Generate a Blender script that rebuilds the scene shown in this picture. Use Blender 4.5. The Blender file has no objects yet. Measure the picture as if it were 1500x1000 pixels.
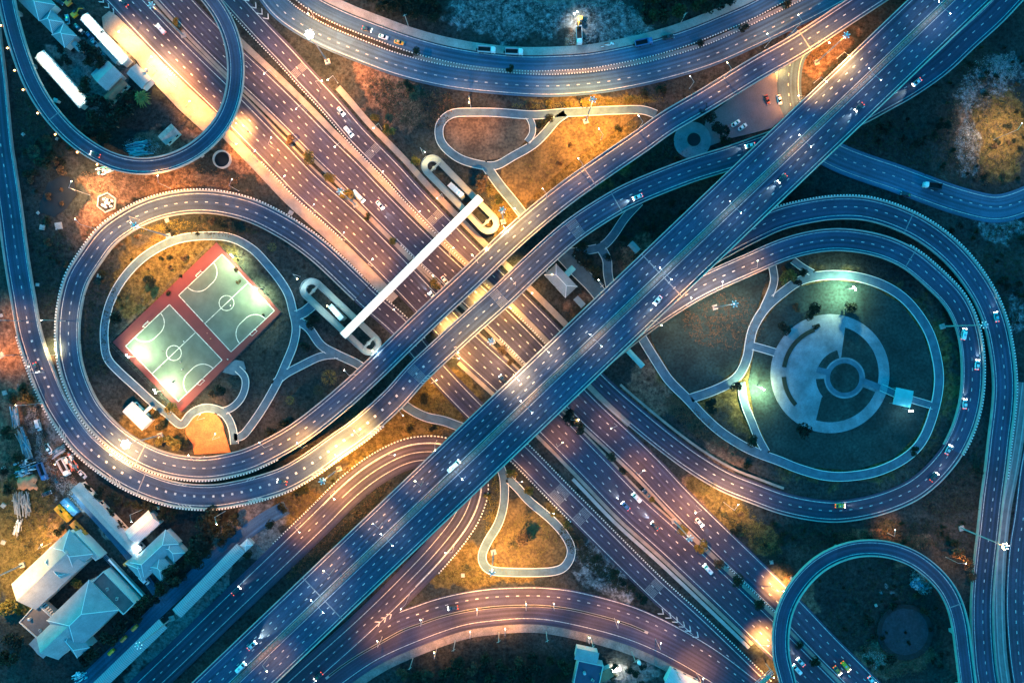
import bpy, math, random
import numpy as np
from mathutils import Vector
random.seed(7)
SC = bpy.context.scene
COL = SC.collection
# ------------------------------------------------------------------ camera
S, H = 0.30, 300.0            # metres per photo pixel on the ground, camera height
cam = bpy.data.cameras.new("camera"); camo = bpy.data.objects.new("camera", cam); COL.objects.link(camo)
camo.location = (0, 0, H); camo.rotation_euler = (0, 0, 0)
cam.sensor_width = 36; cam.lens = 36 * (H / S) / 1500.0
cam.clip_start = 1; cam.clip_end = 6000
SC.camera = camo
# ------------------------------------------------------------------ sky, sun, exposure
world = bpy.data.worlds.new("World"); SC.world = world; world.use_nodes = True
nt = world.node_tree; nt.nodes.clear()
SUN_EL, SUN_ROT = 8, -40      # last light, from the north-west
sky = nt.nodes.new("ShaderNodeTexSky"); sky.sky_type = 'NISHITA'; sky.sun_disc = False
sky.sun_elevation = math.radians(SUN_EL); sky.sun_rotation = math.radians(SUN_ROT)
tint = nt.nodes.new("ShaderNodeMix"); tint.data_type = 'RGBA'; tint.blend_type = 'MULTIPLY'
tint.inputs[0].default_value = 1.0; tint.inputs[7].default_value = (0.015, 0.64, 1.0, 1)
bg = nt.nodes.new("ShaderNodeBackground"); bg.inputs[1].default_value = 0.15
wo = nt.nodes.new("ShaderNodeOutputWorld")
nt.links.new(sky.outputs[0], tint.inputs[6]); nt.links.new(tint.outputs[2], bg.inputs[0]); nt.links.new(bg.outputs[0], wo.inputs[0])
sl = bpy.data.lights.new("sun", 'SUN'); sl.energy = 0.10; sl.angle = math.radians(12); sl.color = (0.75, 0.9, 0.9)
so = bpy.data.objects.new("sun", sl); COL.objects.link(so)
so.rotation_euler = (math.radians(66), 0, math.radians(40))   # from the upper left of the photo
SC.view_settings.view_transform = 'Standard'; SC.view_settings.look = 'None'
SC.view_settings.gamma = 1; SC.view_settings.exposure = 2.35
SC.render.engine = 'CYCLES'
cy = SC.cycles
cy.max_bounces = 4; cy.diffuse_bounces = 2; cy.glossy_bounces = 2; cy.transmission_bounces = 2; cy.use_light_tree = True
cy.caustics_reflective = False; cy.caustics_refractive = False; cy.sample_clamp_indirect = 3
LAMP = 0.2                    # one factor for every lamp

# ------------------------------------------------------------------ helpers
def W(px, py, z=0.0):
    k = S * (H - z) / H
    return ((px - 750) * k, (500 - py) * k, z)
MATS = {}
def mat(name, col, rough=0.8, var=0.25, scale=0.6, col2=None, emit=0, ecol=None, metal=0, spec=0.4, fine=0.0, fscale=9.0, bump=0.0, stripes=0):
    m = bpy.data.materials.new(name); m.use_nodes = True; t = m.node_tree; N = t.nodes; L = t.links
    b = N["Principled BSDF"]; b.inputs["Roughness"].default_value = rough; b.inputs["Metallic"].default_value = metal
    b.inputs["Specular IOR Level"].default_value = spec
    tc = N.new("ShaderNodeTexCoord")
    n = N.new("ShaderNodeTexNoise"); n.inputs["Scale"].default_value = scale; n.inputs["Detail"].default_value = 6; n.inputs["Roughness"].default_value = 0.65
    L.new(tc.outputs["Object"], n.inputs["Vector"])
    r = N.new("ShaderNodeValToRGB"); e = r.color_ramp.elements
    c2 = col2 or tuple(c * (1 + var) for c in col); c1 = tuple(c * (1 - var) for c in col) if not col2 else col
    e[0].position = 0.3; e[0].color = (*c1, 1); e[1].position = 0.7; e[1].color = (*c2, 1)
    L.new(n.outputs["Fac"], r.inputs[0]); out = r.outputs[0]
    if fine:
        n2 = N.new("ShaderNodeTexNoise"); n2.inputs["Scale"].default_value = fscale; n2.inputs["Detail"].default_value = 3
        L.new(tc.outputs["Object"], n2.inputs["Vector"])
        mr = N.new("ShaderNodeMapRange"); mr.inputs[1].default_value = .25; mr.inputs[2].default_value = .75; mr.inputs[3].default_value = 1 - fine; mr.inputs[4].default_value = 1 + fine
        L.new(n2.outputs["Fac"], mr.inputs[0])
        mx = N.new("ShaderNodeVectorMath"); mx.operation = 'SCALE'; L.new(out, mx.inputs[0]); L.new(mr.outputs[0], mx.inputs[3]); out = mx.outputs[0]
    if stripes:      # sheet ribs / tile courses
        wv = N.new("ShaderNodeTexWave"); wv.inputs["Scale"].default_value = stripes; wv.inputs["Distortion"].default_value = .3; wv.bands_direction = 'X'; L.new(tc.outputs["Object"], wv.inputs["Vector"])
        m3 = N.new("ShaderNodeMapRange"); m3.inputs[3].default_value = .68; m3.inputs[4].default_value = 1.08; L.new(wv.outputs["Fac"], m3.inputs[0])
        m4 = N.new("ShaderNodeVectorMath"); m4.operation = 'SCALE'; L.new(out, m4.inputs[0]); L.new(m3.outputs[0], m4.inputs[3]); out = m4.outputs[0]
    L.new(out, b.inputs["Base Color"])
    if emit:
        b.inputs["Emission Color"].default_value = (*(ecol or col), 1); b.inputs["Emission Strength"].default_value = emit
    if bump:
        bp = N.new("ShaderNodeBump"); bp.inputs["Strength"].default_value = bump; bp.inputs["Distance"].default_value = 0.3
        L.new(n.outputs["Fac"], bp.inputs["Height"]); L.new(bp.outputs[0], b.inputs["Normal"])
    MATS[name] = m; return m
def asphalt(name, col, track=0.25):
    # worn asphalt: patchy, with tyre tracks and streaks running along the road (UV: u = metres across, v = metres along)
    m = bpy.data.materials.new(name); m.use_nodes = True; t = m.node_tree; N = t.nodes; L = t.links
    b = N["Principled BSDF"]; b.inputs["Roughness"].default_value = 0.75; b.inputs["Specular IOR Level"].default_value = 0.35
    uv = N.new("ShaderNodeUVMap"); uv.uv_map = "road"
    mp = N.new("ShaderNodeMapping"); mp.inputs["Scale"].default_value = (0.9, 0.012, 1); L.new(uv.outputs[0], mp.inputs[0])
    n1 = N.new("ShaderNodeTexNoise"); n1.inputs["Scale"].default_value = 1.0; n1.inputs["Detail"].default_value = 4; L.new(mp.outputs[0], n1.inputs["Vector"])
    tc = N.new("ShaderNodeTexCoord")
    n2 = N.new("ShaderNodeTexNoise"); n2.inputs["Scale"].default_value = 0.05; n2.inputs["Detail"].default_value = 8; n2.inputs["Roughness"].default_value = .6; L.new(tc.outputs["Object"], n2.inputs["Vector"])
    n3 = N.new("ShaderNodeTexNoise"); n3.inputs["Scale"].default_value = 2.2; n3.inputs["Detail"].default_value = 4; L.new(tc.outputs["Object"], n3.inputs["Vector"])
    mp2 = N.new("ShaderNodeMapping"); mp2.inputs["Scale"].default_value = (0.02, 0.03, 1); L.new(uv.outputs[0], mp2.inputs[0])
    vo = N.new("ShaderNodeTexVoronoi"); vo.inputs["Scale"].default_value = 1; L.new(mp2.outputs[0], vo.inputs["Vector"])
    def rng(src, lo, hi, a=.3, c=.7):
        r = N.new("ShaderNodeMapRange"); r.inputs[1].default_value = a; r.inputs[2].default_value = c; r.inputs[3].default_value = lo; r.inputs[4].default_value = hi
        L.new(src, r.inputs[0]); return r.outputs[0]
    def mul(a, c):
        k = N.new("ShaderNodeMath"); k.operation = 'MULTIPLY'; L.new(a, k.inputs[0]); L.new(c, k.inputs[1]); return k.outputs[0]
    f = mul(mul(rng(n1.outputs["Fac"], 1 - track, 1 + track), rng(n2.outputs["Fac"], .66, 1.4)), rng(n3.outputs["Fac"], .82, 1.18))
    sv = N.new("ShaderNodeSeparateColor"); L.new(vo.outputs["Color"], sv.inputs[0])
    f = mul(f, rng(sv.outputs[0], .82, 1.2, 0, 1))
    su = N.new("ShaderNodeSeparateXYZ"); L.new(uv.outputs[0], su.inputs[0])        # twin tyre tracks in every lane
    w1 = N.new("ShaderNodeMath"); w1.operation = 'MULTIPLY'; L.new(su.outputs[0], w1.inputs[0]); w1.inputs[1].default_value = 2 * math.pi / 1.75
    w2_ = N.new("ShaderNodeMath"); w2_.operation = 'COSINE'; L.new(w1.outputs[0], w2_.inputs[0])
    f = mul(f, rng(w2_.outputs[0], .86, 1.12, -1, 1))
    sc = N.new("ShaderNodeVectorMath"); sc.operation = 'SCALE'; sc.inputs[0].default_value = col; L.new(f, sc.inputs[3]); L.new(sc.outputs[0], b.inputs["Base Color"])
    MATS[name] = m; return m
class M:
    "collects faces and links them as ONE mesh object"
    def __init__(s): s.v = []; s.f = []; s.mi = []; s.uv = []; s.hasuv = False
    def add(s, vs, fs, mi=0, uvs=None):
        o = len(s.v); s.v += vs
        for f in fs: s.f.append(tuple(o + i for i in f)); s.mi.append(mi)
        if uvs: s.hasuv = True; s.uv += uvs
        else: s.uv += [(0, 0)] * len(vs)
    def box(s, c, size, rz=0, mi=0, taper=1.0):
        x, y, z = c; a, b, h = size[0] / 2, size[1] / 2, size[2]; ca, sa = math.cos(rz), math.sin(rz); vs = []
        for zz, k in ((z, 1), (z + h, taper)):
            for sx, sy in ((-1, -1), (1, -1), (1, 1), (-1, 1)):
                X, Y = sx * a * k, sy * b * k; vs.append((x + X * ca - Y * sa, y + X * sa + Y * ca, zz))
        s.add(vs, [(3, 2, 1, 0), (4, 5, 6, 7), (0, 1, 5, 4), (1, 2, 6, 5), (2, 3, 7, 6), (3, 0, 4, 7)], mi)
    def prism(s, poly, z0, z1, mi=0):
        n = len(poly)
        ar = sum(poly[i][0] * poly[(i + 1) % n][1] - poly[(i + 1) % n][0] * poly[i][1] for i in range(n))
        if ar < 0: poly = poly[::-1]
        s.add([(p[0], p[1], z0) for p in poly] + [(p[0], p[1], z1) for p in poly],
              [tuple(range(n - 1, -1, -1)), tuple(range(n, 2 * n))] + [(i, (i + 1) % n, n + (i + 1) % n, n + i) for i in range(n)], mi)
    def sheet(s, poly, z, mi=0):
        n = len(poly)
        ar = sum(poly[i][0] * poly[(i + 1) % n][1] - poly[(i + 1) % n][0] * poly[i][1] for i in range(n))
        if ar < 0: poly = poly[::-1]
        s.add([(p[0], p[1], z) for p in poly], [tuple(range(n))], mi)
    def tube(s, p0, p1, r0, r1=None, n=8, mi=0, cap=True):
        r1 = r0 if r1 is None else r1
        a, b = Vector(p0), Vector(p1); d = (b - a).normalized(); u = d.orthogonal().normalized(); w = d.cross(u); vs = []
        for c, r in ((a, r0), (b, r1)):
            for i in range(n):
                t = 2 * math.pi * i / n; q = c + u * (r * math.cos(t)) + w * (r * math.sin(t)); vs.append(tuple(q))
        fs = [(i, (i + 1) % n, n + (i + 1) % n, n + i) for i in range(n)]
        if cap: fs += [tuple(range(n - 1, -1, -1)), tuple(range(n, 2 * n))]
        s.add(vs, fs, mi)
    def ball(s, c, r, n=8, mi=0, sz=1.0):
        vs = []; fs = []; R = n // 2
        for j in range(R + 1):
            ph = math.pi * j / R
            for i in range(n):
                t = 2 * math.pi * i / n; vs.append((c[0] + r * math.sin(ph) * math.cos(t), c[1] + r * math.sin(ph) * math.sin(t), c[2] + r * sz * math.cos(ph)))
        for j in range(R):
            for i in range(n): fs.append((j * n + i, (j + 1) * n + i, (j + 1) * n + (i + 1) % n, j * n + (i + 1) % n))
        s.add(vs, fs, mi)
    def build(s, name, mats, parent=None, smooth=False):
        me = bpy.data.meshes.new(name); me.from_pydata(s.v, [], s.f)
        if not isinstance(mats, (list, tuple)): mats = [mats]
        for m in mats: me.materials.append(m)
        if len(mats) > 1: me.polygons.foreach_set("material_index", s.mi)
        if s.hasuv:
            uvl = me.uv_layers.new(name="road"); li = np.zeros(len(me.loops), int); me.loops.foreach_get("vertex_index", li)
            uvl.data.foreach_set("uv", np.array(s.uv, float)[li].ravel())
        if smooth: me.polygons.foreach_set("use_smooth", [True] * len(me.polygons))
        me.update()
        o = bpy.data.objects.new(name, me); COL.objects.link(o)
        if parent: o.parent = parent
        return o
def thing(name, label, cat, loc=(0, 0, 0), rz=0, group=None):
    o = bpy.data.objects.new(name, None); COL.objects.link(o); o.location = loc; o.rotation_euler = (0, 0, rz)
    o["label"] = label; o["category"] = cat
    if group: o["group"] = group
    return o
def tag(o, label, cat, group=None):
    o["label"] = label; o["category"] = cat
    if group: o["group"] = group
    return o
def struct(o): o["kind"] = "structure"; return o
def stuff(o): o["kind"] = "stuff"; return o
def dup(src, loc, rz=0, label=None, group=None, scale=None):
    r = src.copy(); COL.objects.link(r); r.location = loc; r.rotation_euler = (0, 0, rz)
    if scale: r.scale = (scale,) * 3 if not isinstance(scale, tuple) else scale
    if label: r["label"] = label
    if group: r["group"] = group
    for ch in list(src.children):
        c = ch.copy(); COL.objects.link(c); c.parent = r
        for g in list(ch.children):
            d = g.copy(); COL.objects.link(d); d.parent = c
    return r
def drop(src):
    for ch in list(src.children):
        for g in list(ch.children): bpy.data.objects.remove(g)
        bpy.data.objects.remove(ch)
    bpy.data.objects.remove(src)
def spline(pts, step=3.0, closed=False):
    P = [np.array(p, float) for p in pts]; n = len(P); out = []
    segs = n if closed else n - 1
    for i in range(segs):
        p0 = P[i - 1] if (i > 0 or closed) else 2 * P[0] - P[1]
        p1 = P[i]; p2 = P[(i + 1) % n]; p3 = P[(i + 2) % n] if (i + 2 < n or closed) else 2 * P[-1] - P[-2]
        # centripetal-ish Catmull-Rom
        k = max(1, int(np.linalg.norm((p2 - p1)[:2]) / step))
        for j in range(k):
            t = j / k
            out.append(0.5 * ((2 * p1) + (-p0 + p2) * t + (2 * p0 - 5 * p1 + 4 * p2 - p3) * t * t + (-p0 + 3 * p1 - 3 * p2 + p3) * t ** 3))
    if not closed: out.append(P[-1])
    A = np.array(out)
    for _ in range(3):      # light smoothing of the traced points
        B = A.copy()
        if closed: B = (np.roll(A, 1, 0) + 2 * A + np.roll(A, -1, 0)) / 4
        else: B[1:-1] = (A[:-2] + 2 * A[1:-1] + A[2:]) / 4
        A = B
    return A
class Path:
    def __init__(s, pts, step=3.0, closed=False, z=None, smooth=0):
        pts = [tuple(p) + ((0.0,) if len(p) == 2 else ()) for p in pts]
        A = spline(pts, step, closed)
        for _ in range(smooth):
            A[1:-1] = (A[:-2] + 2 * A[1:-1] + A[2:]) / 4
        if closed: A = np.vstack([A, A[:1]])
        s.px = A; k = S * (H - A[:, 2]) / H
        s.P = np.stack([(A[:, 0] - 750) * k, (500 - A[:, 1]) * k, A[:, 2]], 1)
        T = np.gradient(s.P[:, :2], axis=0)
        if closed: T[0] = T[-1] = s.P[1, :2] - s.P[-2, :2]
        T /= np.maximum(np.linalg.norm(T, axis=1)[:, None], 1e-9)
        s.T = T; s.N = np.stack([-T[:, 1], T[:, 0]], 1)       # left of travel
        s.s = np.concatenate([[0], np.cumsum(np.linalg.norm(np.diff(s.P[:, :2], axis=0), axis=1))])
        s.L = s.s[-1]; s.closed = closed
    def at(s, d, o=0.0, dz=0.0):
        i = np.interp(d, s.s, np.arange(len(s.s))); a = int(min(i, len(s.s) - 2)); f = i - a
        p = s.P[a] * (1 - f) + s.P[a + 1] * f; n = s.N[a] * (1 - f) + s.N[a + 1] * f
        return (p[0] + n[0] * o, p[1] + n[1] * o, p[2] + dz)
    def ang(s, d):
        i = int(min(np.interp(d, s.s, np.arange(len(s.s))), len(s.s) - 1)); return math.atan2(s.T[i][1], s.T[i][0])
    def near(s, px, py):
        "arc length of the path point nearest to a photo pixel"
        i = int(np.argmin((s.px[:, 0] - px) ** 2 + (s.px[:, 1] - py) ** 2)); return s.s[i]
    def idx(s, s0, s1):
        return [i for i in range(len(s.s)) if (s0 is None or s.s[i] >= s0) and (s1 is None or s.s[i] <= s1)]
    def sweep(s, m, prof, mi=0, closedprof=True, s0=None, s1=None, uv=False):
        "prof: list of (offset m, dz m); offsets positive to the left of travel"
        I = s.idx(s0, s1)
        if len(I) < 2: return
        k = len(prof); vs = []; uvs = []
        for i in I:
            for o, dz in prof:
                o_ = o(s.s[i]) if callable(o) else o
                vs.append((s.P[i][0] + s.N[i][0] * o_, s.P[i][1] + s.N[i][1] * o_, s.P[i][2] + dz)); uvs.append((o_, s.s[i]))
        fs = []
        for a in range(len(I) - 1):
            for j in range(k if closedprof else k - 1):
                j2 = (j + 1) % k; fs.append((a * k + j, a * k + j2, (a + 1) * k + j2, (a + 1) * k + j))
        if closedprof and not s.closed:
            fs.append(tuple(range(k))); fs.append(tuple((len(I) - 1) * k + j for j in range(k - 1, -1, -1)))
        m.add(vs, fs, mi, uvs)
    def dash(s, m, o, on, off, w, dz, s0=0, s1=None, mi=0):
        s1 = s.L if s1 is None else s1; d = s0
        while d + on < s1:
            o_ = o(d) if callable(o) else o
            a = [s.at(d, o_ - w / 2, dz), s.at(d, o_ + w / 2, dz), s.at(d + on, o_ + w / 2, dz), s.at(d + on, o_ - w / 2, dz)]
            m.add(a, [(3, 2, 1, 0)], mi); d += on + off
    def blocks(s, m, o, w, h, l, gap, dz=0, s0=0, s1=None, mi=(0, 1)):
        s1 = s.L if s1 is None else s1; d = s0; k = 0
        while d + l < s1:
            p = [s.at(d, o - w / 2, dz), s.at(d + l, o - w / 2, dz), s.at(d + l, o + w / 2, dz), s.at(d, o + w / 2, dz)]
            vs = p + [(q[0], q[1], q[2] + h) for q in p]
            m.add(vs, [(4, 5, 6, 7), (0, 1, 5, 4), (1, 2, 6, 5), (2, 3, 7, 6), (3, 0, 4, 7)], mi[k % 2]); d += l + gap; k += 1

# ------------------------------------------------------------------ materials
A_DECK = asphalt("asphalt_deck", (0.026, 0.046, 0.084), .36)
A_ROAD = asphalt("asphalt_worn", (0.038, 0.036, 0.062), .38)
A_CURVE = asphalt("asphalt_pale", (0.038, 0.086, 0.140), .36)
PATHM = mat("path_paving", (0.062, 0.115, 0.150), .9, .3, .3, fine=.12)
CONC = mat("concrete", (0.30, 0.29, 0.27), .85, .22, .25, fine=.15)
CONC_D = mat("concrete_dark", (0.16, 0.155, 0.15), .9, .25, .3, fine=.2)
PAVE = mat("paving_pale", (0.28, 0.26, 0.235), .9, .3, .15, fine=.25, fscale=3)
PAINT = mat("road_paint", (0.20, 0.20, 0.19), .7, .2, .9, col2=(0.68, 0.67, 0.62))
PAINT_D = mat("road_paint_worn", (0.20, 0.20, 0.20), .7, .4, 1.5)
KERB_W = mat("kerb_white", (0.62, 0.60, 0.54), .7, .12, 2)
KERB_B = mat("kerb_black", (0.03, 0.03, 0.03), .8, .2, 2)
STEEL = mat("galvanised_steel", (0.42, 0.44, 0.46), .4, .1, 3, metal=.5)
STEEL_D = mat("dark_steel", (0.07, 0.075, 0.08), .5, .2, 3, metal=.3)
def sheetroof(name, col, tr=.55):   # roofing sheet made translucent so that added tubes inside brighten it
    m = mat(name, col, .5, .05, .3, fine=.05, fscale=2); t = m.node_tree; N = t.nodes; b = N["Principled BSDF"]; o = N["Material Output"]
    tl = N.new("ShaderNodeBsdfTranslucent"); tl.inputs[0].default_value = (*col, 1); mx = N.new("ShaderNodeMixShader"); mx.inputs[0].default_value = tr
    t.links.new(b.outputs[0], mx.inputs[1]); t.links.new(tl.outputs[0], mx.inputs[2]); t.links.new(mx.outputs[0], o.inputs[0]); return m
WHITE = mat("white_coat", (0.78, 0.77, 0.73), .6, .05, .5, fine=.04, fscale=2)
# ------------------------------------------------------------------ the lie of the land
def smooth(x): x = np.clip(x, 0, 1); return x * x * (3 - 2 * x)
def vnoise(x, y, sc, seed):
    rs = np.random.RandomState(seed); G = rs.rand(257, 257); u = (x / sc) % 256; v = (y / sc) % 256
    i = u.astype(int); j = v.astype(int); f = smooth(u - i); g = smooth(v - j)
    return (G[j, i] * (1 - f) * (1 - g) + G[j, i + 1] * f * (1 - g) + G[j + 1, i] * (1 - f) * g + G[j + 1, i + 1] * f * g)
xs = np.concatenate([[-9000, -4500, -2200, -1200, -700, -400], np.arange(-250, 1751, 4.0), [1900, 2200, 2700, 3700, 6000, 10500]])
ys = np.concatenate([[-9500, -5000, -2500, -1300, -800, -450], np.arange(-200, 1201, 4.0), [1450, 1800, 2300, 3500, 6000, 10500]])
X, Y = np.meshgrid(xs, ys)
wx = X + 26 * (vnoise(X, Y, 23, 1) - .5) + 10 * (vnoise(X, Y, 7, 2) - .5); wy = Y + 26 * (vnoise(X, Y, 23, 3) - .5) + 10 * (vnoise(X, Y, 7, 4) - .5)
def blob(cx, cy, rx, ry=None, a=0, soft=.5):
    ry = ry or rx; c, s_ = math.cos(math.radians(a)), math.sin(math.radians(a)); dx, dy = wx - cx, wy - cy
    u = (dx * c + dy * s_) / rx; v = (-dx * s_ + dy * c) / ry; return smooth((1.0 + soft / 2 - np.sqrt(u * u + v * v)) / soft)
def many(L): 
    r = np.zeros_like(X)
    for b in L:
        k = b[-1] if isinstance(b[-1], float) and b[-1] <= 1 else 1
        r = np.maximum(r, blob(*(b[:-1] if k != 1 else b)) * k)
    return r
# cover: R lawn/dry grass, G bare sandy soil, B pale rubble
grass = many([(850, 225, 95, 55, -25), (710, 200, 60, 28), (770, 790, 60, 55), (790, 250, 60, 50), (250, 400, 100, 60, -20), (590, 620, 120, 50, -30), (1070, 750, 90, 25, 42),
              (1230, 550, 170, 150), (1050, 500, 90, 110), (690, 830, 80, 30), (740, 300, 25, 60), (35, 790, 50, 110), (1460, 190, 40, 80), (1110, 560, 60, 60), (870, 150, 110, 10), (450, 740, 60, 25),
              (640, 570, 60, 30), (230, 620, 60, 30)])
soil = many([(230, 265, 120, 28), (370, 235, 60, 20, 30), (150, 330, 40, 40), (570, 140, 60, 35, 40), (1040, 735, 60, 22, 42), (60, 800, 40, 60), (10, 620, 30, 200), (80, 670, 45, 14, 50), (1090, 460, 50, 45),
             (1440, 190, 45, 70), (940, 390, 40, 50), (1200, 60, 60, 40, -50), (845, 60, 16, 30), (1310, 960, 60, 30), (1300, 790, 60, 8, 10), (1345, 830, 40, 8, 40), (250, 210, 60, 25), (1170, 870, 25, 25), (50, 560, 50, 40), (860, 455, 30, 20),
             (1440, 810, 14, 30), (420, 735, 50, 22), (230, 440, 60, 40, -40), (1060, 670, 40, 16, 30), (960, 560, 40, 40)])
rub = many([(750, 25, 90, 35), (900, 35, 60, 40, 35), (1440, 130, 22, 45, 35), (1415, 215, 16, 45), (150, 560, 1, 1), (1470, 105, 30, 20), (1350, 850, 16, 10, 40), (1300, 860, 4, 4), (1460, 330, 50, 20, 20), (1490, 460, 20, 30),
            (105, 715, 30, 10, 45), (60, 640, 7, 90, -14), (830, 830, 1, 1), (880, 830, 60, 26, 40)])
lot = many([(150, 100, 50, 40, 40), (120, 120, 70, 18, 45), (115, 60, 60, 14, 45), (900, 985, 60, 20), (290, 880, 190, 16, -48), (390, 790, 30, 25), (200, 750, 1, 1), (80, 600, 14, 80, -15), (160, 770, 110, 9, 45), (800, 20, 110, 30), (350, 770, 60, 20, -50)])
dark = many([(40, 180, 60, 120), (60, 420, 40, 90), (110, 170, 90, 40, 45), (1400, 700, 60, 60), (1250, 780, 120, 20), (1350, 60, 1, 1), (1300, 250, 120, 30, 20), (940, 350, 60, 60), (620, 20, 60, 25), (1010, 10, 80, 18), (700, 980, 120, 40), (1300, 930, 90, 80), (1110, 800, 70, 20, 40),
             (610, 600, 20, 10), (960, 220, 60, 40, -30), (1350, 170, 40, 60, 30), (500, 770, 90, 14, -44), (860, 830, 70, 20, 42)])
Z = -0.05 - 0.25 * vnoise(X, Y, 11, 9)
gm = bpy.data.meshes.new("ground")
nx, ny = len(xs), len(ys)
co = np.stack([(X - 750) * S, (500 - Y) * S, Z], -1).reshape(-1, 3)
gi = (np.arange(ny - 1)[:, None] * nx + np.arange(nx - 1)[None]).ravel()
fc = np.stack([gi, gi + nx, gi + nx + 1, gi + 1], 1)
gm.vertices.add(len(co)); gm.vertices.foreach_set("co", co.ravel())
gm.loops.add(fc.size); gm.loops.foreach_set("vertex_index", fc.ravel()); gm.polygons.add(len(fc))
gm.polygons.foreach_set("loop_start", np.arange(0, fc.size, 4)); gm.update(calc_edges=True)
for nm, arr in (("cover", np.stack([grass, soil, rub, lot], -1)), ("cover_b", np.stack([dark, dark * 0, dark * 0, dark * 0 + 1], -1))):
    at = gm.color_attributes.new(nm, 'FLOAT_COLOR', 'POINT'); at.data.foreach_set("color", arr.reshape(-1, 4).ravel())
g = bpy.data.objects.new("ground", gm); COL.objects.link(g); struct(g)
def ground_material():
    m = bpy.data.materials.new("open_ground"); m.use_nodes = True; t = m.node_tree; N = t.nodes; L = t.links; b = N["Principled BSDF"]
    b.inputs["Roughness"].default_value = 0.95; b.inputs["Specular IOR Level"].default_value = 0.1
    tc = N.new("ShaderNodeTexCoord")
    def noise(sc, det=8, ro=.65, dist=0):
        n = N.new("ShaderNodeTexNoise"); n.inputs["Scale"].default_value = sc; n.inputs["Detail"].default_value = det; n.inputs["Roughness"].default_value = ro; n.inputs["Distortion"].default_value = dist
        L.new(tc.outputs["Object"], n.inputs["Vector"]); return n.outputs["Fac"]
    def ramp(src, stops):
        r = N.new("ShaderNodeValToRGB"); e = r.color_ramp.elements
        while len(e) < len(stops): e.new(.5)
        for k, (p, c) in enumerate(stops): e[k].position = p; e[k].color = (*c, 1)
        L.new(src, r.inputs[0]); return r.outputs[0]
    A, B_, C_, D_ = noise(.045), noise(.35, 8, .7), noise(.5, 10, .8), noise(.12, 8, .7, 1.5)
    base = ramp(A, [(.3, (.010, .015, .016)), (.5, (.024, .029, .028)), (.68, (.052, .044, .037))])
    grs = ramp(B_, [(.3, (.028, .026, .012)), (.5, (.080, .060, .022)), (.72, (.15, .105, .045))])
    sol = ramp(B_, [(.3, (.05, .030, .022)), (.55, (.13, .08, .055)), (.72, (.22, .15, .10))])
    mz = N.new("ShaderNodeMath"); mz.operation = 'MULTIPLY_ADD'; L.new(C_, mz.inputs[0]); mz.inputs[1].default_value = .55; hz_ = N.new("ShaderNodeMath"); hz_.operation = 'MULTIPLY'; L.new(D_, hz_.inputs[0]); hz_.inputs[1].default_value = .45; L.new(hz_.outputs[0], mz.inputs[2])
    rb = ramp(mz.outputs[0], [(.43, (.015, .018, .02)), (.52, (.10, .11, .115)), (.62, (.24, .27, .29))])
    lo = ramp(B_, [(.3, (.09, .085, .08)), (.7, (.17, .16, .15))])
    dk = ramp(B_, [(.3, (.008, .012, .012)), (.7, (.034, .036, .032))])
    def mask(attr, ch, src, amt=.9):
        a = N.new("ShaderNodeAttribute"); a.attribute_name = attr
        if ch < 3:
            sp = N.new("ShaderNodeSeparateColor"); L.new(a.outputs["Color"], sp.inputs[0]); o = sp.outputs[ch]
        else: o = a.outputs["Alpha"]
        x = N.new("ShaderNodeMath"); x.operation = 'MULTIPLY_ADD'; L.new(src, x.inputs[0]); x.inputs[1].default_value = amt * 2; x.inputs[2].default_value = -amt
        y = N.new("ShaderNodeMath"); y.operation = 'ADD'; L.new(o, y.inputs[0]); L.new(x.outputs[0], y.inputs[1])
        r = N.new("ShaderNodeMapRange"); r.inputs[1].default_value = .3; r.inputs[2].default_value = .75; L.new(y.outputs[0], r.inputs[0])
        z = N.new("ShaderNodeMath"); z.operation = 'MULTIPLY'; L.new(r.outputs[0], z.inputs[0])
        q = N.new("ShaderNodeMapRange"); q.inputs[1].default_value = 0; q.inputs[2].default_value = .15; L.new(o, q.inputs[0]); L.new(q.outputs[0], z.inputs[1]); return z.outputs[0]
    cur = base
    for c, mk in ((dk, mask("cover_b", 0, B_, .5)), (sol, mask("cover", 1, D_, 1.0)), (grs, mask("cover", 0, D_, .9)), (lo, mask("cover", 3, D_, .7)), (rb, mask("cover", 2, D_, 1.3))):
        x = N.new("ShaderNodeMix"); x.data_type = 'RGBA'; L.new(mk, x.inputs[0]); L.new(cur, x.inputs[6]); L.new(c, x.inputs[7]); cur = x.outputs[2]
    fq_ = N.new("ShaderNodeMapRange"); fq_.inputs[1].default_value = .36; fq_.inputs[2].default_value = .64; fq_.inputs[3].default_value = .35; fq_.inputs[4].default_value = 1.75; L.new(noise(.75, 9, .78), fq_.inputs[0])
    sq = N.new("ShaderNodeVectorMath"); sq.operation = 'SCALE'; L.new(cur, sq.inputs[0]); L.new(fq_.outputs[0], sq.inputs[3]); cur = sq.outputs[0]
    # dark tufts and bright specks
    v = N.new("ShaderNodeTexVoronoi"); v.inputs["Scale"].default_value = .22; L.new(tc.outputs["Object"], v.inputs["Vector"])
    r = N.new("ShaderNodeMapRange"); r.inputs[1].default_value = .08; r.inputs[2].default_value = .32; r.inputs[3].default_value = .45; r.inputs[4].default_value = 1; L.new(v.outputs["Distance"], r.inputs[0])
    mx = N.new("ShaderNodeVectorMath"); mx.operation = 'SCALE'; L.new(cur, mx.inputs[0]); L.new(r.outputs[0], mx.inputs[3])
    L.new(mx.outputs[0], b.inputs["Base Color"])
    bp = N.new("ShaderNodeBump"); bp.inputs["Strength"].default_value = .6; bp.inputs["Distance"].default_value = 1.0; L.new(B_, bp.inputs["Height"]); L.new(bp.outputs[0], b.inputs["Normal"])
    return m
gm.materials.append(ground_material())

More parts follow.
